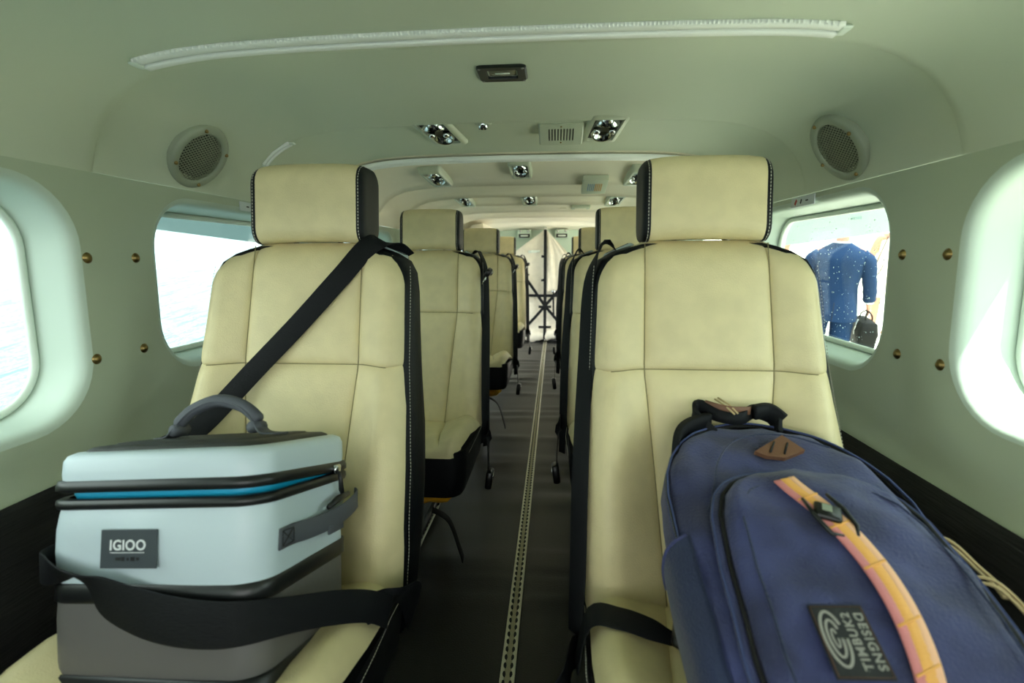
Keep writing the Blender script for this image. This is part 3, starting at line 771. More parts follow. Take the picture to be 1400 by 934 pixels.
# bulkhead lamps either side of the curtain peak
for x, l in ((-.252, 'bulkhead lamp box left of the curtain peak'), (.191, 'bulkhead lamp box right of the curtain peak')):
    q = thing('bulkhead_lamp', l, 'lamp', (x, 6.05, 1.25))
    MB().box((x, 6.06, 1.285), (.16, .07, .10), bev=.008).build('lamp_box', 'bulkhead', q, True, angle=40)
    MB().box((x, 6.022, 1.262), (.13, .012, .045), bev=.003).build('lamp_slot', 'black_plastic', q, True, angle=40)
    MB().box((x, 6.014, 1.262), (.09, .006, .016), bev=.003).build('lamp_lens', 'trim_white', q, True, angle=40)
    for k in (-1, 1): MB().lathe([(.016, 0), (.014, .014), (.006, .016)], 10, frame((1, 0, 0), (0, 0, 1), (0, -1, 0), (x+k*.045, 6.024, 1.318))).build('lamp_knob', 'chrome', q, True)
# overhead bins or pads at the aft corners
for s in (-1, 1):
    q = thing('corner_panel', 'sloped cream corner panel aft on the %s side of the ceiling' % ('port' if s < 0 else 'starboard'), 'panel', (s*.62, 4.7, 1.2))
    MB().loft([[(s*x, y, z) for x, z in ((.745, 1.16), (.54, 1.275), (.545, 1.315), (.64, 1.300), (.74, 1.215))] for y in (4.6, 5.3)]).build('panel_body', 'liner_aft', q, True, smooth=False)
    MB().box((s*.63, 4.592, 1.245), (.05, .02, .04), Matrix.Rotation(s*.55, 3, 'Y'), .004).build('panel_latch', 'black_plastic', q, True)

# yellow life vest pouches under the port seats
def vest(key, label):
    r = seats[key]; x0, y0, _ = r.location
    t = thing('life_vest_pouch', label, 'pouch', (x0, y0-.2, .12)); rnd = random.Random(5); rows = []
    for j in range(13):
        v = j/12; row = []
        for i in range(16):
            a = 2*PI*i/16; k = math.sin(PI*min(1, max(.02, v)))**.35
            row.append((x0+.02+(.16*(v*2-1)), y0-.27+.11*math.cos(a)*k+.01*math.sin(9*v+a*2), .222+.032*math.sin(a)*k+.006*math.sin(13*v+3*a)))
        rows.append(row)
    MB().loft(rows).build('pouch', 'vest_yellow', t, True)
    MB().ribbon([(x0+.12, y0-.39, .21), (x0+.17, y0-.38, .17), (x0+.20, y0-.37, .07), (x0+.21, y0-.36, .02)], (0, 1, 0), .03, .003).build('pouch_strap', 'webbing', t, True)
    return t
vest(('L', 1), 'crumpled yellow life vest pouch under the seat behind the cooler')
vest(('L', 2), 'crumpled yellow life vest pouch under the third port seat')
vest(('R', 2), 'crumpled yellow life vest pouch under the third starboard seat')
# ================================================================== COOLER BAG
def rot3(ps, th, ph):
    return (Matrix.Rotation(ps, 3, 'Z') @ Matrix.Rotation(th, 3, 'X') @ Matrix.Rotation(ph, 3, 'Y'))
CR = rot3(-.0778, -.2728, -.0902); CA = Vector((-.6099, .6143, .7258)); CW, CD, CH = .332, .2536, .335
CO = CA + CR @ Vector((CW/2, CD/2, -CH))
cool = thing('cooler_bag', 'white and grey soft cooler bag with black zip strapped in a cream seat', 'cooler', CO, CR)
def gapf(y): return smooth((CD*.30-y)/(CD*.75))      # lid stands open at the front, closed at the back
def cring(z, ins=0, r=.042, lift=0, bulge=0, n=7):
    out = []
    for a, b in rrect(CW/2-ins, CD/2-ins, r, n):
        k = 1+bulge
        out.append((a*k, b*k, z+lift*gapf(b)))
    return out
def cring_w(z, ins, amp, ph, r=.042):      # soft shell wall with shallow creases
    P = []
    for i, (a, b) in enumerate(rrect(CW/2-ins, CD/2-ins, r, 7)):
        P.append((a, b, z))
    # densify the straight runs
    Q = []
    for p, q in zip(P, P[1:]+P[:1]):
        n = 10 if (Vector(p)-Vector(q)).length > .03 else 1
        for k in range(n): Q.append(Vector(p).lerp(Vector(q), k/n))
    out = []
    for p in Q:
        rad = Vector((p.x/CW, p.y/CD, 0)); rad = rad.normalized()
        d = amp*(math.sin(21*p.x+30*p.z+ph)*.6+math.sin(47*p.x-34*p.z+ph*2)*.3+math.sin(25*p.y+18*z))
        out.append(p+rad*d)
    return out
b = MB(); b.loft([cring_w(z, ins, am, .4) for z, ins, am in ((.0, .030, 0), (.006, .012, .0), (.03, .004, .001), (.07, .001, .002), (.11, .001, .002), (.137, .002, .0008))], True, False); b.build('lower_body', 'cool_grey', cool)
b = MB(); b.loft([cring_w(z, ins, am, 1.4) for z, ins, am in ((.158, .0015, .0006), (.175, .0, .0034), (.20, -.001, .0046), (.23, -.001, .004), (.248, .0, .002), (.262, .001, .0003))], False, False); b.build('upper_body', 'cool_white', cool)
b = MB(); b.loft([cring(.134, .0015), cring(.136, -.001), cring(.158, -.001), cring(.160, .0015)], False, False); b.build('middle_band', 'cool_black', cool)
b = MB(); b.loft([cring(-.001, .028), cring(.003, .008), cring(.016, -.0005), cring(.040, -.0012), cring(.042, .003)], True, False); b.build('base_band', 'cool_black', cool)
GP = .008
b = MB(); b.loft([cring(.258, .001), cring(.259, -.003), cring(.2645, -.0045), cring(.270, -.004), cring(.2725, .000), cring(.2725, .006)], False, False); b.build('zip_track', 'cool_black', cool)
b = MB(); b.loft([cring(.270, .012), cring(.272, .010, lift=GP*.5), cring(.276, .010, lift=GP), cring(.280, .012, lift=GP)], False, False); b.build('liner', 'cool_cyan', cool)
b = MB(); b.loft([cring(.2735, .007, lift=GP), cring(.2735, .0, lift=GP), cring(.276, -.005, lift=GP), cring(.283, -.005, lift=GP), cring(.2885, -.0035, lift=GP), cring(.290, .001, lift=GP)], False, False); b.build('zip_track', 'cool_black', cool)
b = MB(); b.loft([cring(.284, .0005, lift=GP), cring(.300, -.0005, lift=GP*.8), cring(.322, .000, lift=GP*.2), cring(.331, .003), cring(.335, .010), cring(.336, .024, .03)], False, True); b.build('lid', 'cool_white', cool)
b = MB(); b.loft([cring(.334, .020, .03), cring(.338, .022, .03), cring(.3415, .028, .028), cring(.3425, .04, .02)], False, True); b.build('lid_pad', 'cool_pad', cool)
b = MB(); b.loft([cring(.341, .045, .02), cring(.345, .05, .02), cring(.346, .06, .018)], False, True); b.build('lid_pad', 'cool_pad', cool)
# carry handle on the lid
hp = [(-.105, .0, .346), (-.085, .0, .348), (-.072, .0, .362), (-.045, .0, .388), (.0, .0, .402), (.045, .0, .390), (.072, .0, .364), (.085, .0, .349), (.115, .0, .346)]
b = MB(); b.ribbon(hp, (0, 1, 0), [.030, .030, .026, .022, .022, .022, .026, .030, .030], .0035); hd = b.build('carry_handle', 'cool_web', cool)
b = MB(); b.tube(catmull([Vector((-.074, 0, .366)), Vector((-.045, 0, .390)), Vector((0, 0, .403)), Vector((.045, 0, .392)), Vector((.074, 0, .368))], 5), [.008]+[.0105]*19+[.008], 10); b.build('handle_grip', 'cool_web', hd)
for s in (-1, 1):
    MB().tube([(s*.070, -.013, .358), (s*.070, .013, .358)], .010, 10).build('handle_knuckle', 'cool_web', hd)
# side grab handle with box stitch
sx = CW/2+.003
b = MB(); b.ribbon([(sx, -.088, .206), (sx, -.055, .206), (sx+.004, -.02, .204), (sx+.011, .03, .205), (sx+.013, .08, .210), (sx+.008, .125, .218), (sx-.004, .142, .222)], (0, 0, 1), .029, .0032); sh = b.build('side_handle', 'cool_web', cool)
b = MB(); b.box((sx+.011, .045, .190), (.004, .046, .014), bev=.001); b.build('size_tag', 'cool_web', sh)
P = [(-.083, .216), (-.057, .216), (-.057, .196), (-.083, .196)]
st = MB(); q = [(sx+.0022, y, z) for y, z in P]; st.tube(q+q[:1], .0006, 4); st.tube([q[0], q[2]], .0006, 4); st.tube([q[1], q[3]], .0006, 4); o = st.build('box_stitch', 'cool_black', sh); o['kind'] = 'stuff'
# zipper slider and pull
b = MB(); b.box((sx+.004, .062, .280), (.008, .018, .014), bev=.002); zs = b.build('zip_slider', 'chrome', cool)
b = MB(); b.tube([(sx+.008, .062, .276), (sx+.010, .064, .262), (sx+.009, .068, .246), (sx+.010, .072, .236)], [.0026, .0036, .0046, .003], 8); b.build('zip_pull', 'black_plastic', zs)
b = MB(); b.tube([(sx+.012, .02, .226), (sx+.014, .05, .234), (sx+.013, .085, .236)], [.004, .006, .004], 8); b.build('pull_dock', 'black_plastic', zs)
# brand label
FYc = -CD/2-.0082
lm = frame((1, 0, 0), (0, 0, 1), (0, -1, 0), (-.0185, FYc, .2085))
b = MB(); b.box((0, 0, 0), (.086, .050, .0022), bev=.0006); b.xf(lm); lb = b.build('label', 'cool_label', cool, angle=30)
t_ = text_mesh('IGlOO', .0185, .0003, 1.08, .0004); t_.xf(lm @ Matrix.Translation((-.001, .0045, .0014))); t_.build('lettering', 'cool_print', lb, smooth=False)
b = MB(); b.box((-.001, -.0045, .0014), (.052, .0008, .0004)); b.xf(lm); b.build('underline', 'cool_print', lb, smooth=False)
for k, wv in enumerate((.007, .005, .003, .006, .004)):
    b = MB(); b.box((-.015+k*.0075, -.0125, .0014), (wv, .004+.0012*(k % 2), .0004)); b.xf(lm); b.build('small_print', 'cool_print_dark', lb, smooth=False)
# lap belt of the seat drawn round the cooler (belongs to the seat)
CM = Matrix.Translation(CO) @ CR.to_4x4()
fy = -CD/2-.010
lap = [(-.186, .05, .196), (-.182, -.06, .190), (-.172, -.118, .184), (-.145, fy, .181), (-.10, fy, .176), (-.055, fy-.004, .153), (0, fy-.006, .134), (.055, fy-.006, .122), (.11, fy-.004, .117), (.150, fy+.006, .116), (.185, -.085, .108), (.215, -.02, .092), (.238, .04, .070), (.25, .09, .04)]
wds = [(0, 0, 1), (0, 0, 1), (0, -.1, 1), (.1, -.2, 1), (.2, -.9, .5), (.25, -.35, .95), (.2, -.1, 1), (.15, 0, 1), (.05, 0, 1), (0, 0, 1), (0, .2, 1), (0, .4, .9), (.0, .4, .9), (0, .3, .9)]
b = MB(); b.ribbon([CM @ Vector(p) for p in lap], [CR @ Vector(x) for x in wds], [.04, .04, .04, .042, .040, .058, .060, .060, .058, .054, .046, .046, .046, .046], .0026, 8); b.build('lap_belt', 'webbing', SL, True)

# ================================================================== BACKPACK (local: x right, y up the bag, z out of its front)
TH = math.radians(24); PX, PY, PN = Vector((1, 0, 0)), Vector((0, math.cos(TH), math.sin(TH))), Vector((0, -math.sin(TH), math.cos(TH)))
pack = thing('backpack', 'navy blue backpack with orange daisy chain strap lying on a cream seat', 'backpack', (.45, .474, .44), Matrix((PX, PY, PN)).transposed())
WP = [(0, .135), (.015, .152), (.05, .166), (.15, .171), (.30, .172), (.345, .165), (.385, .150), (.42, .128), (.45, .098), (.472, .062), (.484, .030), (.488, .010)]
ZF = [(0, .075), (.03, .104), (.10, .115), (.30, .112), (.38, .104), (.44, .090), (.475, .072), (.488, .055)]
def wob(x, y, z, a=.0036):
    return .0022*(1-abs(math.sin(11*x+19*y+.6*math.sin(14*x))))**3+a*(math.sin(31*x+17*y)*math.sin(23*y-11*z)+.7*math.sin(58*y+37*x)+.5*math.sin(71*x-43*y+20*z))
def densify(P, mx=.016):
    Q = []
    for p, q in zip(P, P[1:]+P[:1]):
        n = max(1, int((Vector(q)-Vector(p)).length/mx))
        for k in range(n): Q.append(tuple(Vector(p).lerp(Vector(q), k/n)))
    return Q
def pack_body(Ys):
    rings = []
    for Y in Ys:
        wv, zf = interp(Y, WP), interp(Y, ZF)
        zb = .0+.035*smooth((Y-.36)/.13)
        base = rrect(.172, .06, .042, 7); base = densify(base)
        ring = []
        for a, c in base:
            u, vv = a/.172, c/.06
            x = u*wv; z = zb+(vv*.5+.5)*(zf-zb)
            if vv > .3: z += .012*(1-u*u)*smooth((.40-Y)/.3)
            d = wob(x, Y, z)
            ring.append((x+d*.5*(1 if u > 0 else -1), Y+d*.3, z+(d if vv > 0 else 0)))
        rings.append(ring)
    return rings
Ys = [0, .006, .015, .03, .05, .08] + [.08+.24*k/14 for k in range(1, 15)] + [.34, .36, .38, .40, .42, .437, .45, .462, .472, .480, .485, .488]
MB().loft(pack_body(Ys)).build('main_compartment', 'pack_navy', pack)
# front pocket
W2 = [(0, .118), (.02, .130), (.06, .134), (.16, .132), (.235, .124), (.27, .112), (.292, .094), (.308, .068), (.318, .036), (.321, .012)]
def pocket_ring(Y, z0, z1, grow=0, xo=.006):
    wv = interp(Y, W2)+grow; ring = []
    for a, c in densify(rrect(.13, .03, .020, 6)):
        u, vv = a/.13, c/.03
        x = xo+u*wv; z = z0+(vv*.5+.5)*(z1-z0)
        if vv > .3: z += .010*(1-u*u)
        d = wob(x*1.3, Y+.3, z, .0036)
        ring.append((x+d*.3, Y, z+(d if vv > 0 else 0)))
    return ring
rings = []
for Y in [0, .006, .02, .04, .07, .10, .13, .16, .19, .21, .235, .255, .27, .282, .292, .30, .308, .314, .318, .321]:
    z1 = interp(Y, [(0, .125), (.03, .146), (.10, .157), (.22, .156), (.29, .148), (.321, .131)])
    rings.append(pocket_ring(Y, .098, z1))
MB().loft(rings).build('front_pocket', 'pack_navy', pack)
def arch(pts_w, y0, y1, z_of, grow=0, xo=0, n=70, side=None):
    """outline of an arch from lower left over the top to lower right"""
    ys = [y for y in [y0+(y1-y0)*k/(n-1) for k in range(n)]]
    L = [Vector((xo-(interp(y, pts_w)+grow), y, z_of(y))) for y in ys]; Rr = [Vector((xo+(interp(y, pts_w)+grow), y, z_of(y))) for y in ys[::-1]]
    return L if side == 'L' else L+Rr
def zf1(y): return interp(y, ZF)
# flange and zip of the front pocket
A = arch(W2, .03, .3205, lambda y: interp(y, [(0, .118), (.10, .132), (.24, .132), (.30, .126), (.32, .118)]), .004, .006)
def offs(P, d, dz): 
    out = []
    for i, p in enumerate(P):
        t = (P[min(i+1, len(P)-1)]-P[max(i-1, 0)]); n = Vector((-t.y, t.x, 0)).normalized(); out.append(p+n*d+Vector((0, 0, dz)))
    return out
MB().tube(offs(A, .004, 0), .0068, 8).build('pocket_flange', 'pack_navy', pack)
MB().ribbon(offs(A, -.001, .009), (0, 0, 1), .005, .004, 1).build('pocket_zip', 'black_matte', pack)
MB().tube(offs(A, .009, .0045), .0016, 6).build('piping', 'pack_piping', pack)
A2 = arch([(y*.92, wv*.86) for y, wv in W2], .03, .289, lambda y: interp(y, [(0, .143), (.03, .158), (.10, .1655), (.20, .1625), (.25, .158), (.29, .148)])-.001, 0, .006)
MB().tube(A2, .0016, 6).build('pocket_seam', 'pack_dark', pack)
# main zip and seams
A3 = arch(WP, .19, .487, lambda y: interp(y, [(.19, .094), (.30, .093), (.36, .088), (.44, .078), (.488, .064)]), -.0035)
MB().ribbon(offs(A3, .0015, 0), (0, 0, 1), .010, .004, 1).build('main_zip', 'black_matte', pack)
MB().tube(offs(A3, .0025, .0070), .0018, 6).build('piping', 'pack_piping', pack)
MB().tube(offs(A3, .0025, -.0070), .0018, 6).build('piping', 'pack_piping', pack)
o = stitches(offs(A3, .0046, .001), .004, .0022, .0006).build('zip_teeth', 'steel', pack, smooth=False); o['kind'] = 'stuff'
A4 = [Vector(p) for p in ((-.150, .23, .1005), (-.126, .26, .1125), (-.105, .31, .1165), (-.085, .36, .1135), (-.05, .405, .109), (.0, .425, .107), (.05, .42, .108), (.10, .40, .105))]
MB().tube(catmull(A4, 8), .0015, 6).build('panel_seam', 'pack_dark', pack)
# side pockets
for s in (-1, 1):
    rows = []
    for j in range(15):
        Y = lerp(.0, .205, j/14); row = []
        for i in range(15):
            u = i/14; a = lerp(-.25, .98, u)
            zf = interp(Y, ZF); rr = .042*zf/.12; z = lerp(.012, zf-rr*.18, u); q = max(0, z-(zf-rr))/rr
            x = s*(interp(Y, WP)-.042*(1-math.sqrt(max(0, 1-q*q)))+.008+.008*math.sin(PI*u)*(0.3+.7*j/14))
            row.append((x, Y+.02*u*(j/14), z+.006*q))
        rows.append(row)
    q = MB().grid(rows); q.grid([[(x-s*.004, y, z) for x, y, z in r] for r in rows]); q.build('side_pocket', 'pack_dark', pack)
    e = [Vector(p) for p in rows[-1]]; MB().tube(e, .0028, 6).build('pocket_hem', 'pack_navy', pack)
# leather lash tab
pz = .112
D4 = [(-.026, .378), (.030, .418), (.052, .384), (.016, .366), (-.010, .369)]
mbp = MB(); mbp.loft([[(x, y, pz+dz-.05*max(0, y-.38)) for x, y in D4] for dz in (-.004, .0035)]); lt = mbp.build('lash_tab', 'leather_brown', pack, smooth=False)
for x0, y0, x1, y1 in ((-.003, .376, .011, .400), (.017, .373, .031, .398)):
    MB().tube([(x0, y0, pz+.0042-.05*(y0-.38)), (x1, y1, pz+.0042-.05*(y1-.38))], .0016, 6).build('tab_slot', 'black_matte', lt)
# orange daisy chain strap: three woven stripes
def strap_z(y): return interp(y, [(0, .148), (.03, .161), (.07, .1685), (.12, .1735), (.18, .1745), (.23, .171), (.27, .161), (.30, .154)])
SP = [(-.028, .283), (-.022, .262), (-.008, .225), (.006, .188), (.016, .150), (.020, .115), (.020, .08), (.016, .045), (.010, .01)]
for k, (off, wv, m) in enumerate(((-.0098, .0104, 'strap_pink'), (.0006, .0126, 'strap_orange'), (.0104, .0092, 'strap_peach'))):
    pts = [(x+off, y+off*.35, strap_z(y)+.002) for x, y in SP]
    MB().ribbon(pts, [(1, .35, 0)]*len(pts), wv, .0024, 5).build('daisy_chain', m, pack)
for y, x in ((.200, .002), (.148, .016), (.088, .020), (.045, .016), (.245, -.015)):
    MB().ribbon([(x-.014, y-.006, strap_z(y)+.0036), (x+.014, y+.006, strap_z(y)+.0036)], (0, 1, 0), .0026, .0012, 3).build('bar_tack', 'strap_orange', pack)
# side release buckle
bz = strap_z(.215)
bk = MB(); bk.box((-.005, .216, bz+.006), (.030, .024, .009), Matrix.Rotation(-.35, 3, 'Z'), .003); bk = bk.build('strap_buckle', 'black_plastic', pack)
for s in (-1, 1):
    MB().tube([(-.005+s*.016-.006, .240+s*.004, bz+.006), (-.004+s*.019, .216+s*.006, bz+.007), (.004+s*.017, .192+s*.006, bz+.005), (.008+s*.008, .184, bz+.004)], [.002, .003, .0028, .002], 8).build('buckle_prong', 'black_plastic', bk)
MB().box((-.006, .219, bz+.0108), (.011, .010, .001), Matrix.Rotation(-.35, 3, 'Z')).build('buckle_mark', 'grille', bk, smooth=False)
# woven patch with the logo
lm = Matrix.Translation((-.044, .069, .1660)) @ Matrix.Rotation(.05, 4, 'X') @ Matrix.Rotation(.02, 4, 'Z') @ Matrix.Rotation(-.06, 4, 'Y')
b = MB(); b.box((0, 0, 0), (.054, .070, .0024), bev=.0006); b.xf(lm); pt = b.build('logo_patch', 'patch_black', pack, angle=30)
e = [(-.025, -.033, .0014), (.025, -.033, .0014), (.025, .033, .0014), (-.025, .033, .0014)]
st = MB(); st.tube(e+e[:1], .0006, 4); st.xf(lm); st.build('patch_border', 'patch_edge', pt)
t_ = text_mesh('DESIGNS', .0118, .0002, 1.22, .0003); t_.xf(lm @ Matrix.Translation((.0185, .0, .0015)) @ Matrix.Rotation(-PI/2, 4, 'Z')); t_.build('lettering', 'patch_print', pt, smooth=False)
t_ = text_mesh('TIMBUK2', .0118, .0002, 1.18, .0003); t_.xf(lm @ Matrix.Translation((.0065, .0, .0015)) @ Matrix.Rotation(PI/2, 4, 'Z')); t_.build('lettering', 'patch_print', pt, smooth=False)
for a, bb, w_ in ((.0105, .026, .0018), (.0062, .0175, .0016), (.0024, .0085, .0012)):
    P = [(-.0125+a*math.cos(2*PI*k/36), .002+bb*math.sin(2*PI*k/36), .0015) for k in range(37)]
    sw = MB(); sw.ribbon([Vector(p) for p in P[3:37]], [Vector((p[0]+.0125, p[1]-.002, 0)) for p in P[3:37]], w_*1.6, .0006, 1); sw.xf(lm); sw.build('swirl', 'patch_print', pt)
# zipper cords on the far side
for P in (((.150, .255, .085), (.178, .235, .098), (.195, .20, .094), (.208, .176, .09)), ((.155, .175, .110), (.180, .165, .118), (.196, .13, .112), (.196, .095, .104))):
    a = catmull([Vector(p) for p in P], 6); c = MB(); c.tube(a, .0020, 6); c.tube([p+Vector((.003, .006, .002)) for p in a], .0020, 6); q = c.build('zip_cord', 'cord', pack); q['kind'] = 'stuff'
    MB().box(a[-1], (.010, .016, .007), bev=.002).build('cord_end', 'cord', pack)
# grab loop and shoulder straps at the top
MB().ribbon([(-.060, .462, .070), (-.088, .485, .088), (-.078, .508, .094), (-.05, .484, .094), (-.015, .478, .094), (.018, .502, .090), (.048, .492, .086), (.052, .468, .070)], [(0, .5, 1)]*8, [.022, .026, .026, .022, .022, .026, .028, .026], .008).build('shoulder_strap', 'webbing', pack)
MB().ribbon([(-.140, .395, .070), (-.128, .436, .084), (-.105, .462, .088), (-.065, .480, .088)], [(0, .3, 1)]*4, .026, .012).build('shoulder_strap', 'webbing', pack)
MB().ribbon([(.012, .49, .098), (.040, .497, .097), (.060, .482, .088)], (0, .4, 1), .026, .012).build('shoulder_strap', 'webbing', pack)
MB().ribbon([(-.070, .505, .103), (-.035, .486, .106), (.005, .490, .102)], (0, .5, 1), .014, .003).build('grab_loop', 'leather_brown', pack)
MB().tube([(-.050, .515, .106), (-.040, .493, .111), (-.028, .472, .108)], .0016, 6).build('loop_cord', 'cord', pack)
MB().tube([(-.044, .519, .106), (-.032, .495, .111), (-.022, .474, .108)], .0016, 6).build('loop_cord', 'cord', pack)
# ================================================================== OUTSIDE
TILT = math.radians(6.7)
OW = Matrix.Translation((0, 0, -1.2)) @ Matrix.Rotation(TILT, 4, 'X')     # the float plane sits nose high: level ground is tilted in cabin axes
OI = OW.inverted()
def ow(o): o.matrix_basis = OW; return o
b = MB(); n = 2
b.grid([[(x, y, 0) for x in (-900, -120, -30, -8, 0, 8, 30, 120, 900)] for y in (-300, -60, -15, 0, 15, 60, 200, 1200)])
wt = ow(b.build('water', 'water')); struct(wt)
b = MB(); b.loft([[(x, y, z) for x, y in ((1.30, -6), (9, -6), (9, 60), (1.30, 60))] for z in (-.4, .237)])
struct(ow(b.build('floor', 'dock', smooth=False)))
def far_boat(x, y, s, hull, label):
    t = thing('boat', label, 'boat', OW @ Vector((x, y, 0)), (Matrix.Rotation(TILT, 3, 'X') @ Matrix.Rotation(.9, 3, 'Z')))
    prof = [(-6, 1.5), (-4, 1.9), (0, 2.0), (4, 1.5), (6.2, .1)]
    b = MB(); rings = []
    for px, hw in prof: rings.append([(px*s, yy*hw*s, zz*s) for yy, zz in ((-1, 1.4), (-.75, 0), (.75, 0), (1, 1.4))])
    b.loft(rings); b.build('hull', hull, t, smooth=False)
    b = MB(); b.box((-1*s, 0, 2.1*s), (5*s, 2.6*s, 1.6*s), bev=.2); b.build('deckhouse', 'boat_white', t, smooth=False)
    b = MB(); b.box((-1*s, 0, 2.3*s), (5.05*s, 2.65*s, .6*s)); b.build('window_band', 'boat_dark', t, smooth=False)
    b = MB(); b.tube([(-1*s, 0, 2.9*s), (-1*s, 0, 5.5*s)], .08*s, 6); b.build('mast', 'boat_dark', t)
far_boat(-118, 104, 1.0, 'boat_orange', 'small orange hulled boat far out on the water')
far_boat(-132, 95, 1.1, 'boat_white', 'small white hulled boat far out on the water')
b = MB(); rows = []; rnd = random.Random(2)
for k in range(60):
    a = math.radians(95+k*1.4); r = 520; h = 7+6*abs(math.sin(k*.7))*rnd.uniform(.4, 1)
    rows.append([(r*math.cos(a), r*math.sin(a), -1), (r*math.cos(a), r*math.sin(a), h), ((r+60)*math.cos(a), (r+60)*math.sin(a), h*1.6)])
b.grid(rows); struct(ow(b.build('shore', 'shore')))

# wings with drooped flaps and hinge brackets
for s in (-1, 1):
    side = 'port' if s < 0 else 'starboard'
    t = thing('aircraft_wing', 'white %s wing with drooped flap seen above the window' % side, 'wing', (s*1.2, 1.5, 1.52))
    MB().loft([[(s*x, y, z+.03*(x-.9)) for y, z in ((.95, 1.56), (1.1, 1.50), (2.1, 1.47), (2.15, 1.52), (1.6, 1.66), (1.1, 1.66))] for x in (.9, 5.5)]).build('wing_panel', 'wing_white', t, True, smooth=False)
    ze = lambda x: 1.075+.13*(x-1.35)*(1 if x < 2.6 else 1)
    MB().loft([[(s*x, 2.50, ze(x)), (s*x, 2.515, ze(x)+.004), (s*x, 2.16, ze(x)+.50), (s*x, 2.02, ze(x)+.46), (s*x, 2.18, ze(x)+.28)] for x in (1.02, 1.5, 2.0, 3.2, 4.6)]).build('flap', 'wing_white', t, True, smooth=False)
    def P3(y, z, x=1.45, w_=.02): return [(s*(x-w_), y, z), (s*(x+w_), y, z)]
    pts = [(3.02, 1.078), (3.0, 1.098), (2.86, 1.15), (2.45, 1.21), (2.40, 1.20), (2.40, 1.165), (2.62, 1.15), (2.82, 1.11), (2.93, 1.075)]
    b = MB(); b.loft([[(s*1.43, y, z) for y, z in pts], [(s*1.47, y, z) for y, z in pts]]); br = b.build('flap_bracket', 'wing_white', t, True, smooth=False)
    b = MB(); b.tube([(s*1.42, 2.46, 1.20), (s*1.42, 2.86, 1.145), (s*1.42, 3.0, 1.09)], .008, 6); b.build('bracket_edge', 'wing_mark', br, True)
    for k in range(3):
        MB().lathe([(.016, 0), (.014, .006), (.004, .008)], 10, frame((1, 0, 0), (0, .7, .7), (0, -.7, .7*-1), (s*(1.62+.13*k), 2.385, 1.27+.02*k))).build('rivet', 'wing_mark', t, True)
    b = MB(); b.box((s*2.25, 2.33, 1.36), (.05, .03, .09), bev=.006); b.build('flap_fitting', 'wing_mark', t, True)
    b = MB(); b.tube([(s*1.44, 2.75, 1.12), (s*1.44, 2.75, 1.16)], .012, 8); b.build('bracket_bolt', 'boat_dark', br, True)

# people on the dock
import bmesh
def skinned(name, joints, edges, m, parent, root=0, sub=2):
    me = bpy.data.meshes.new(name); bm = bmesh.new(); L = bm.verts.layers.skin.verify(); vs = []
    for i, (p, r) in enumerate(joints):
        v = bm.verts.new(p); v[L].radius = (r, r) if not isinstance(r, tuple) else r; v[L].use_root = (i == root); vs.append(v)
    for a, b_ in edges: bm.edges.new((vs[a], vs[b_]))
    bm.to_mesh(me); bm.free(); me.materials.append(M(m))
    o = bpy.data.objects.new(name, me); COL.objects.link(o); o.parent = parent
    k = o.modifiers.new('skin', 'SKIN'); k.use_smooth_shade = True
    k = o.modifiers.new('sub', 'SUBSURF'); k.levels = sub; k.render_levels = sub
    return o
def ering(cx, cy, z, rx, ry, n=20, sq=1.0):
    out = []
    for k in range(n):
        a = 2*PI*k/n; c, s_ = math.cos(a), math.sin(a)
        out.append((cx+rx*math.copysign(abs(c)**sq, c), cy+ry*math.copysign(abs(s_)**sq, s_), z))
    return out
def person(loc, rz, label, h=1.0):
    r = thing('person', label, 'person', OW @ Vector((loc[0], loc[1], .237)), Matrix.Rotation(TILT, 3, 'X') @ Matrix.Rotation(rz, 3, 'Z') @ Matrix.Scale(h, 3))
    return r
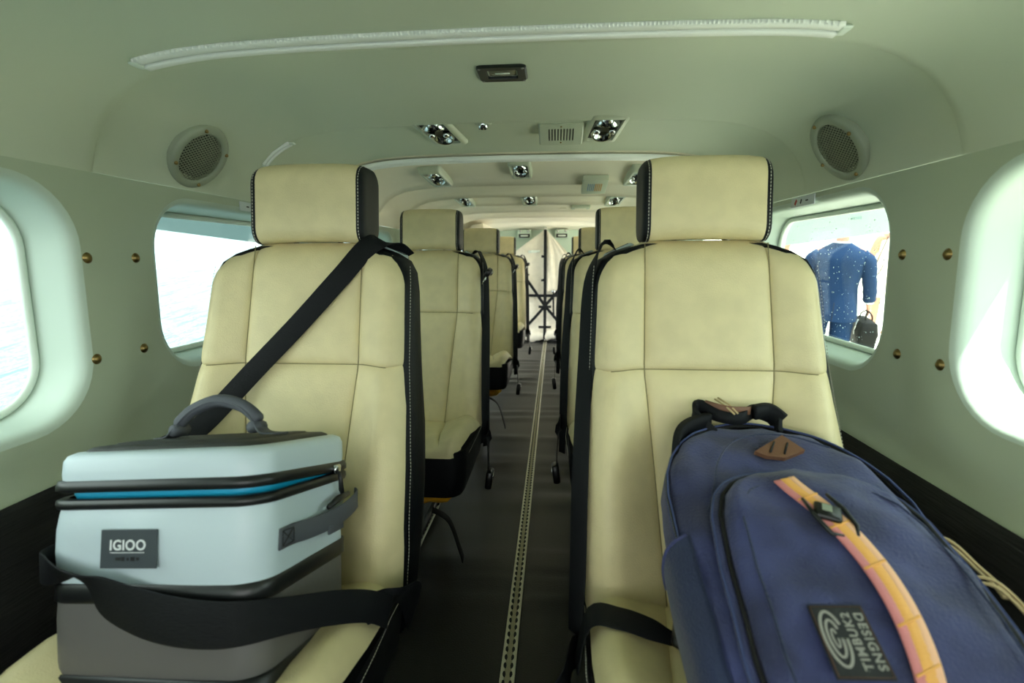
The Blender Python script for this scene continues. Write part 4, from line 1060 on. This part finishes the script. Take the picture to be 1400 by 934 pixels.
def body(r, m='skin', arm_l=((.30, .02, 1.16), (.33, .06, .88)), arm_r=((-.30, .02, 1.16), (-.33, .06, .88)), stance=.10):
    # local: x to the person's right seen from behind, faces +y
    J = [((0, 0, .95), (.15, .11)), ((0, 0, 1.12), (.13, .10)), ((0, 0, 1.32), (.16, .11)), ((0, 0, 1.46), (.07, .07)), ((0, .01, 1.54), (.055, .06)), ((0, .02, 1.62), (.075, .09)), ((0, .02, 1.70), (.075, .09)), ((0, .01, 1.755), (.05, .06)),
         ((.18, 0, 1.42), .06), (arm_l[0], .045), (arm_l[1], .03), ((-.18, 0, 1.42), .06), (arm_r[0], .045), (arm_r[1], .03),
         ((stance, 0, .86), .085), ((stance+.01, .01, .50), .055), ((stance+.01, -.02, .30), .05), ((stance+.01, -.01, .09), .035), ((stance+.02, .14, .03), .03),
         ((-stance, 0, .86), .085), ((-stance-.01, .01, .50), .055), ((-stance-.01, -.02, .30), .05), ((-stance-.01, -.01, .09), .035), ((-stance-.02, .14, .03), .03)]
    k = len(J); E_ = [(0, 1), (1, 2), (2, 3), (3, 4), (4, 5), (5, 6), (6, 7), (2, 8), (8, 9), (9, 10), (2, 11), (11, 12), (12, 13), (0, 14), (14, 15), (15, 16), (16, 17), (17, 18), (0, 19), (19, 20), (20, 21), (21, 22), (22, 23)]
    for wi, arm in ((10, arm_l), (13, arm_r)):
        d = (Vector(arm[1])-Vector(arm[0])).normalized(); pw = Vector(arm[1])+d*.05; J.append((tuple(pw), (.030, .022))); pi = len(J)-1; E_.append((wi, pi))
        for f, ln in ((-.028, .075), (-.010, .088), (.010, .085), (.027, .07)):
            a = pw+d*.045+Vector((0, f, 0)); b2 = a+d*ln*.5+Vector((0, 0, 0)); c2 = a+d*ln*.85+Vector((-math.copysign(.02, arm[1][0]), 0, 0))
            J += [(tuple(a), .010), (tuple(b2), .009), (tuple(c2), .008)]; q = len(J)-3; E_ += [(pi, q), (q, q+1), (q+1, q+2)]
        a = pw+Vector((0, .035, 0))+d*.01; b2 = a+d*.035+Vector((0, .018, 0)); J += [(tuple(a), .011), (tuple(b2), .009)]; q = len(J)-2; E_ += [(pi, q), (q, q+1)]
    o = skinned('body', J, E_, m, r)
    hd = MB(); rings = []
    for z, rx, ry, cy in ((1.60, .076, .06, -.035), (1.66, .086, .085, -.01), (1.72, .087, .098, .005), (1.77, .070, .08, .01), (1.795, .03, .035, .01)): rings.append(ering(0, cy, z, rx, ry, 16))
    hd.loft(rings).build('hair', 'hair_dark', r)
    for s in (-1, 1):
        MB().lathe([(.011, 0), (.009, .006), (.003, .008)], 10, frame((1, 0, 0), (0, 0, 1), (0, 1, 0), (s*.032, .098, 1.665))).build('eye', 'shirt', r)
        MB().box((s*.083, .012, 1.655), (.014, .03, .05), bev=.005).build('ear', m, r)
    MB().tube([(0, .10, 1.675), (0, .128, 1.632)], [.010, .016], 8).build('nose', m, r); MB().box((0, .10, 1.598), (.045, .012, .010), bev=.004).build('mouth', 'placard_red', r)
    return o
# man in the navy suit, back to the aircraft
mp = OI @ Vector((2.92, 5.4, -.35))
az = math.atan2(2.86-.107, 5.2)
man = person((mp.x, mp.y), -az+.10, 'person in navy suit standing on the dock with a black briefcase, seen from behind', .985)
body(man, 'skin', ((.285, -.01, 1.16), (.315, .05, .91)), ((-.285, -.01, 1.16), (-.30, .06, .91)))
b = MB(); rings = []
for z, rx, ry, cy in ((.72, .225, .150, -.005), (.78, .228, .150, -.004), (.92, .212, .138, 0), (1.06, .196, .128, 0), (1.20, .212, .134, -.004), (1.32, .232, .134, -.01), (1.39, .232, .120, -.012), (1.435, .195, .095, -.012), (1.465, .13, .082, -.012), (1.50, .072, .075, -.008)):
    rings.append([(x+.004*math.sin(9*a+z*30), y+.004*math.sin(13*a+z*40), zz) for (x, y, zz), a in zip(ering(0, cy, z, rx, ry, 28, .85), range(28))])
jk = b.loft(rings, False, False).build('suit_jacket', 'suit', man)
for s in (-1, 1):
    P = catmull([Vector((s*.165, -.01, 1.375)), Vector((s*.232, -.012, 1.31)), Vector((s*.272, -.012, 1.16)), Vector((s*.302, .02, 1.02)), Vector((s*.313, .045, .925))], 4)
    MB().tube(P, [lerp(.072, .056, k/(len(P)-1))+.012*math.sin(PI*min(1, k/7))+.003*math.sin(k*2.2) for k in range(len(P))], 14).build('sleeve', 'suit', jk)
    MB().tube([(s*.313, .045, .93), (s*.316, .052, .905)], .043, 12).build('shirt_cuff', 'shirt', jk)
    P = [Vector((s*.10, 0, .93)), Vector((s*.108, .008, .72)), Vector((s*.112, .01, .50)), Vector((s*.112, -.01, .28)), Vector((s*.112, -.012, .06))]
    MB().tube(catmull(P, 4), [lerp(.112, .082, k/16)+.002*math.sin(k*1.7) for k in range(17)], 16).build('trouser_leg', 'suit', man)
    MB().loft([ering(s*.118, .05, z, rx, ry, 14, .8) for z, rx, ry in ((.0, .05, .14), (.03, .052, .142), (.06, .045, .11), (.085, .035, .07))]).build('shoe', 'shoe', man)
MB().loft([ering(0, -.006, 1.475, .074, .078, 16), ering(0, -.004, 1.515, .066, .070, 16)], False, False).build('shirt_collar', 'shirt', man)
b = MB(); b.tube([(0, -.158, .72), (0, -.150, .92)], .002, 6); b.build('jacket_vent', 'black_matte', jk)
MM = world_of(man)
# briefcase held in the right hand
bc = MM @ Vector((.318, .06, .81))
case = thing('briefcase', 'black leather briefcase held by the person in the navy suit', 'bag', bc, MM.to_3x3() @ Matrix.Rotation(.15, 3, 'Z'))
b = MB(); b.loft([[(x, y, z) for x, y in rrect(hx, hy, .03, 4)] for z, hx, hy in ((-.36, .055, .155), (-.345, .075, .165), (-.20, .085, .168), (-.10, .070, .160), (-.07, .035, .150))]); cb = b.build('case_body', 'bag_black', case)
for s in (-1, 1):
    P = [Vector((s*.03, -.09, -.09)), Vector((s*.026, -.075, -.03)), Vector((s*.008, -.02, .008)), Vector((s*.008, .02, .008)), Vector((s*.026, .075, -.03)), Vector((s*.03, .09, -.09))]
    MB().tube(catmull(P, 5), .008, 8).build('case_handle', 'bag_black', case)
MB().tube([(-.074, -.02, -.08), (-.088, -.02, -.20)], .006, 6).build('zip_tab', 'chrome', case); MB().box((-.088, -.02, -.22), (.004, .02, .03)).build('tag', 'steel', case)
# woman in the cream dress, farther along the dock
wp = OI @ Vector((4.62, 7.3, -.1))
wom = person((wp.x, wp.y), -.2, 'person in a cream dress with a thin black strap standing farther along the dock', .97)
body(wom, 'skin', ((.25, .0, 1.14), (.26, .05, .88)), ((-.25, 0, 1.14), (-.26, .05, .88)), .08)
MB().loft([ering(0, 0, z, rx, ry, 24) for z, rx, ry in ((.60, .25, .19), (.75, .23, .175), (.95, .205, .155), (1.08, .165, .125), (1.22, .180, .135), (1.36, .19, .125), (1.43, .15, .085), (1.46, .10, .075))], False, False).build('dress', 'dress_cream', wom)
MB().tube(catmull([Vector((-.12, -.09, 1.43)), Vector((-.19, -.13, 1.2)), Vector((-.24, -.16, .98)), Vector((-.20, -.18, .92)), Vector((-.14, -.15, 1.05))], 6), .006, 6).build('bag_strap', 'black_matte', wom)
# woman in the blue skirt, mostly hidden by the seat
wp = OI @ Vector((2.17, 4.95, -.4))
w3 = person((wp.x, wp.y), -.5, 'person in a bright blue dress half hidden behind the backpack seat', .95)
body(w3, 'skin', ((.22, .12, 1.16), (.12, .28, 1.05)), ((-.22, .12, 1.16), (-.12, .28, 1.05)), .08)
MB().loft([ering(0, 0, z, rx, ry, 24) for z, rx, ry in ((.60, .56, .38), (.75, .40, .28), (.95, .19, .15), (1.08, .155, .12), (1.22, .175, .13), (1.36, .18, .12), (1.43, .15, .085), (1.46, .09, .07))], False, False).build('dress', 'skirt_blue', w3)
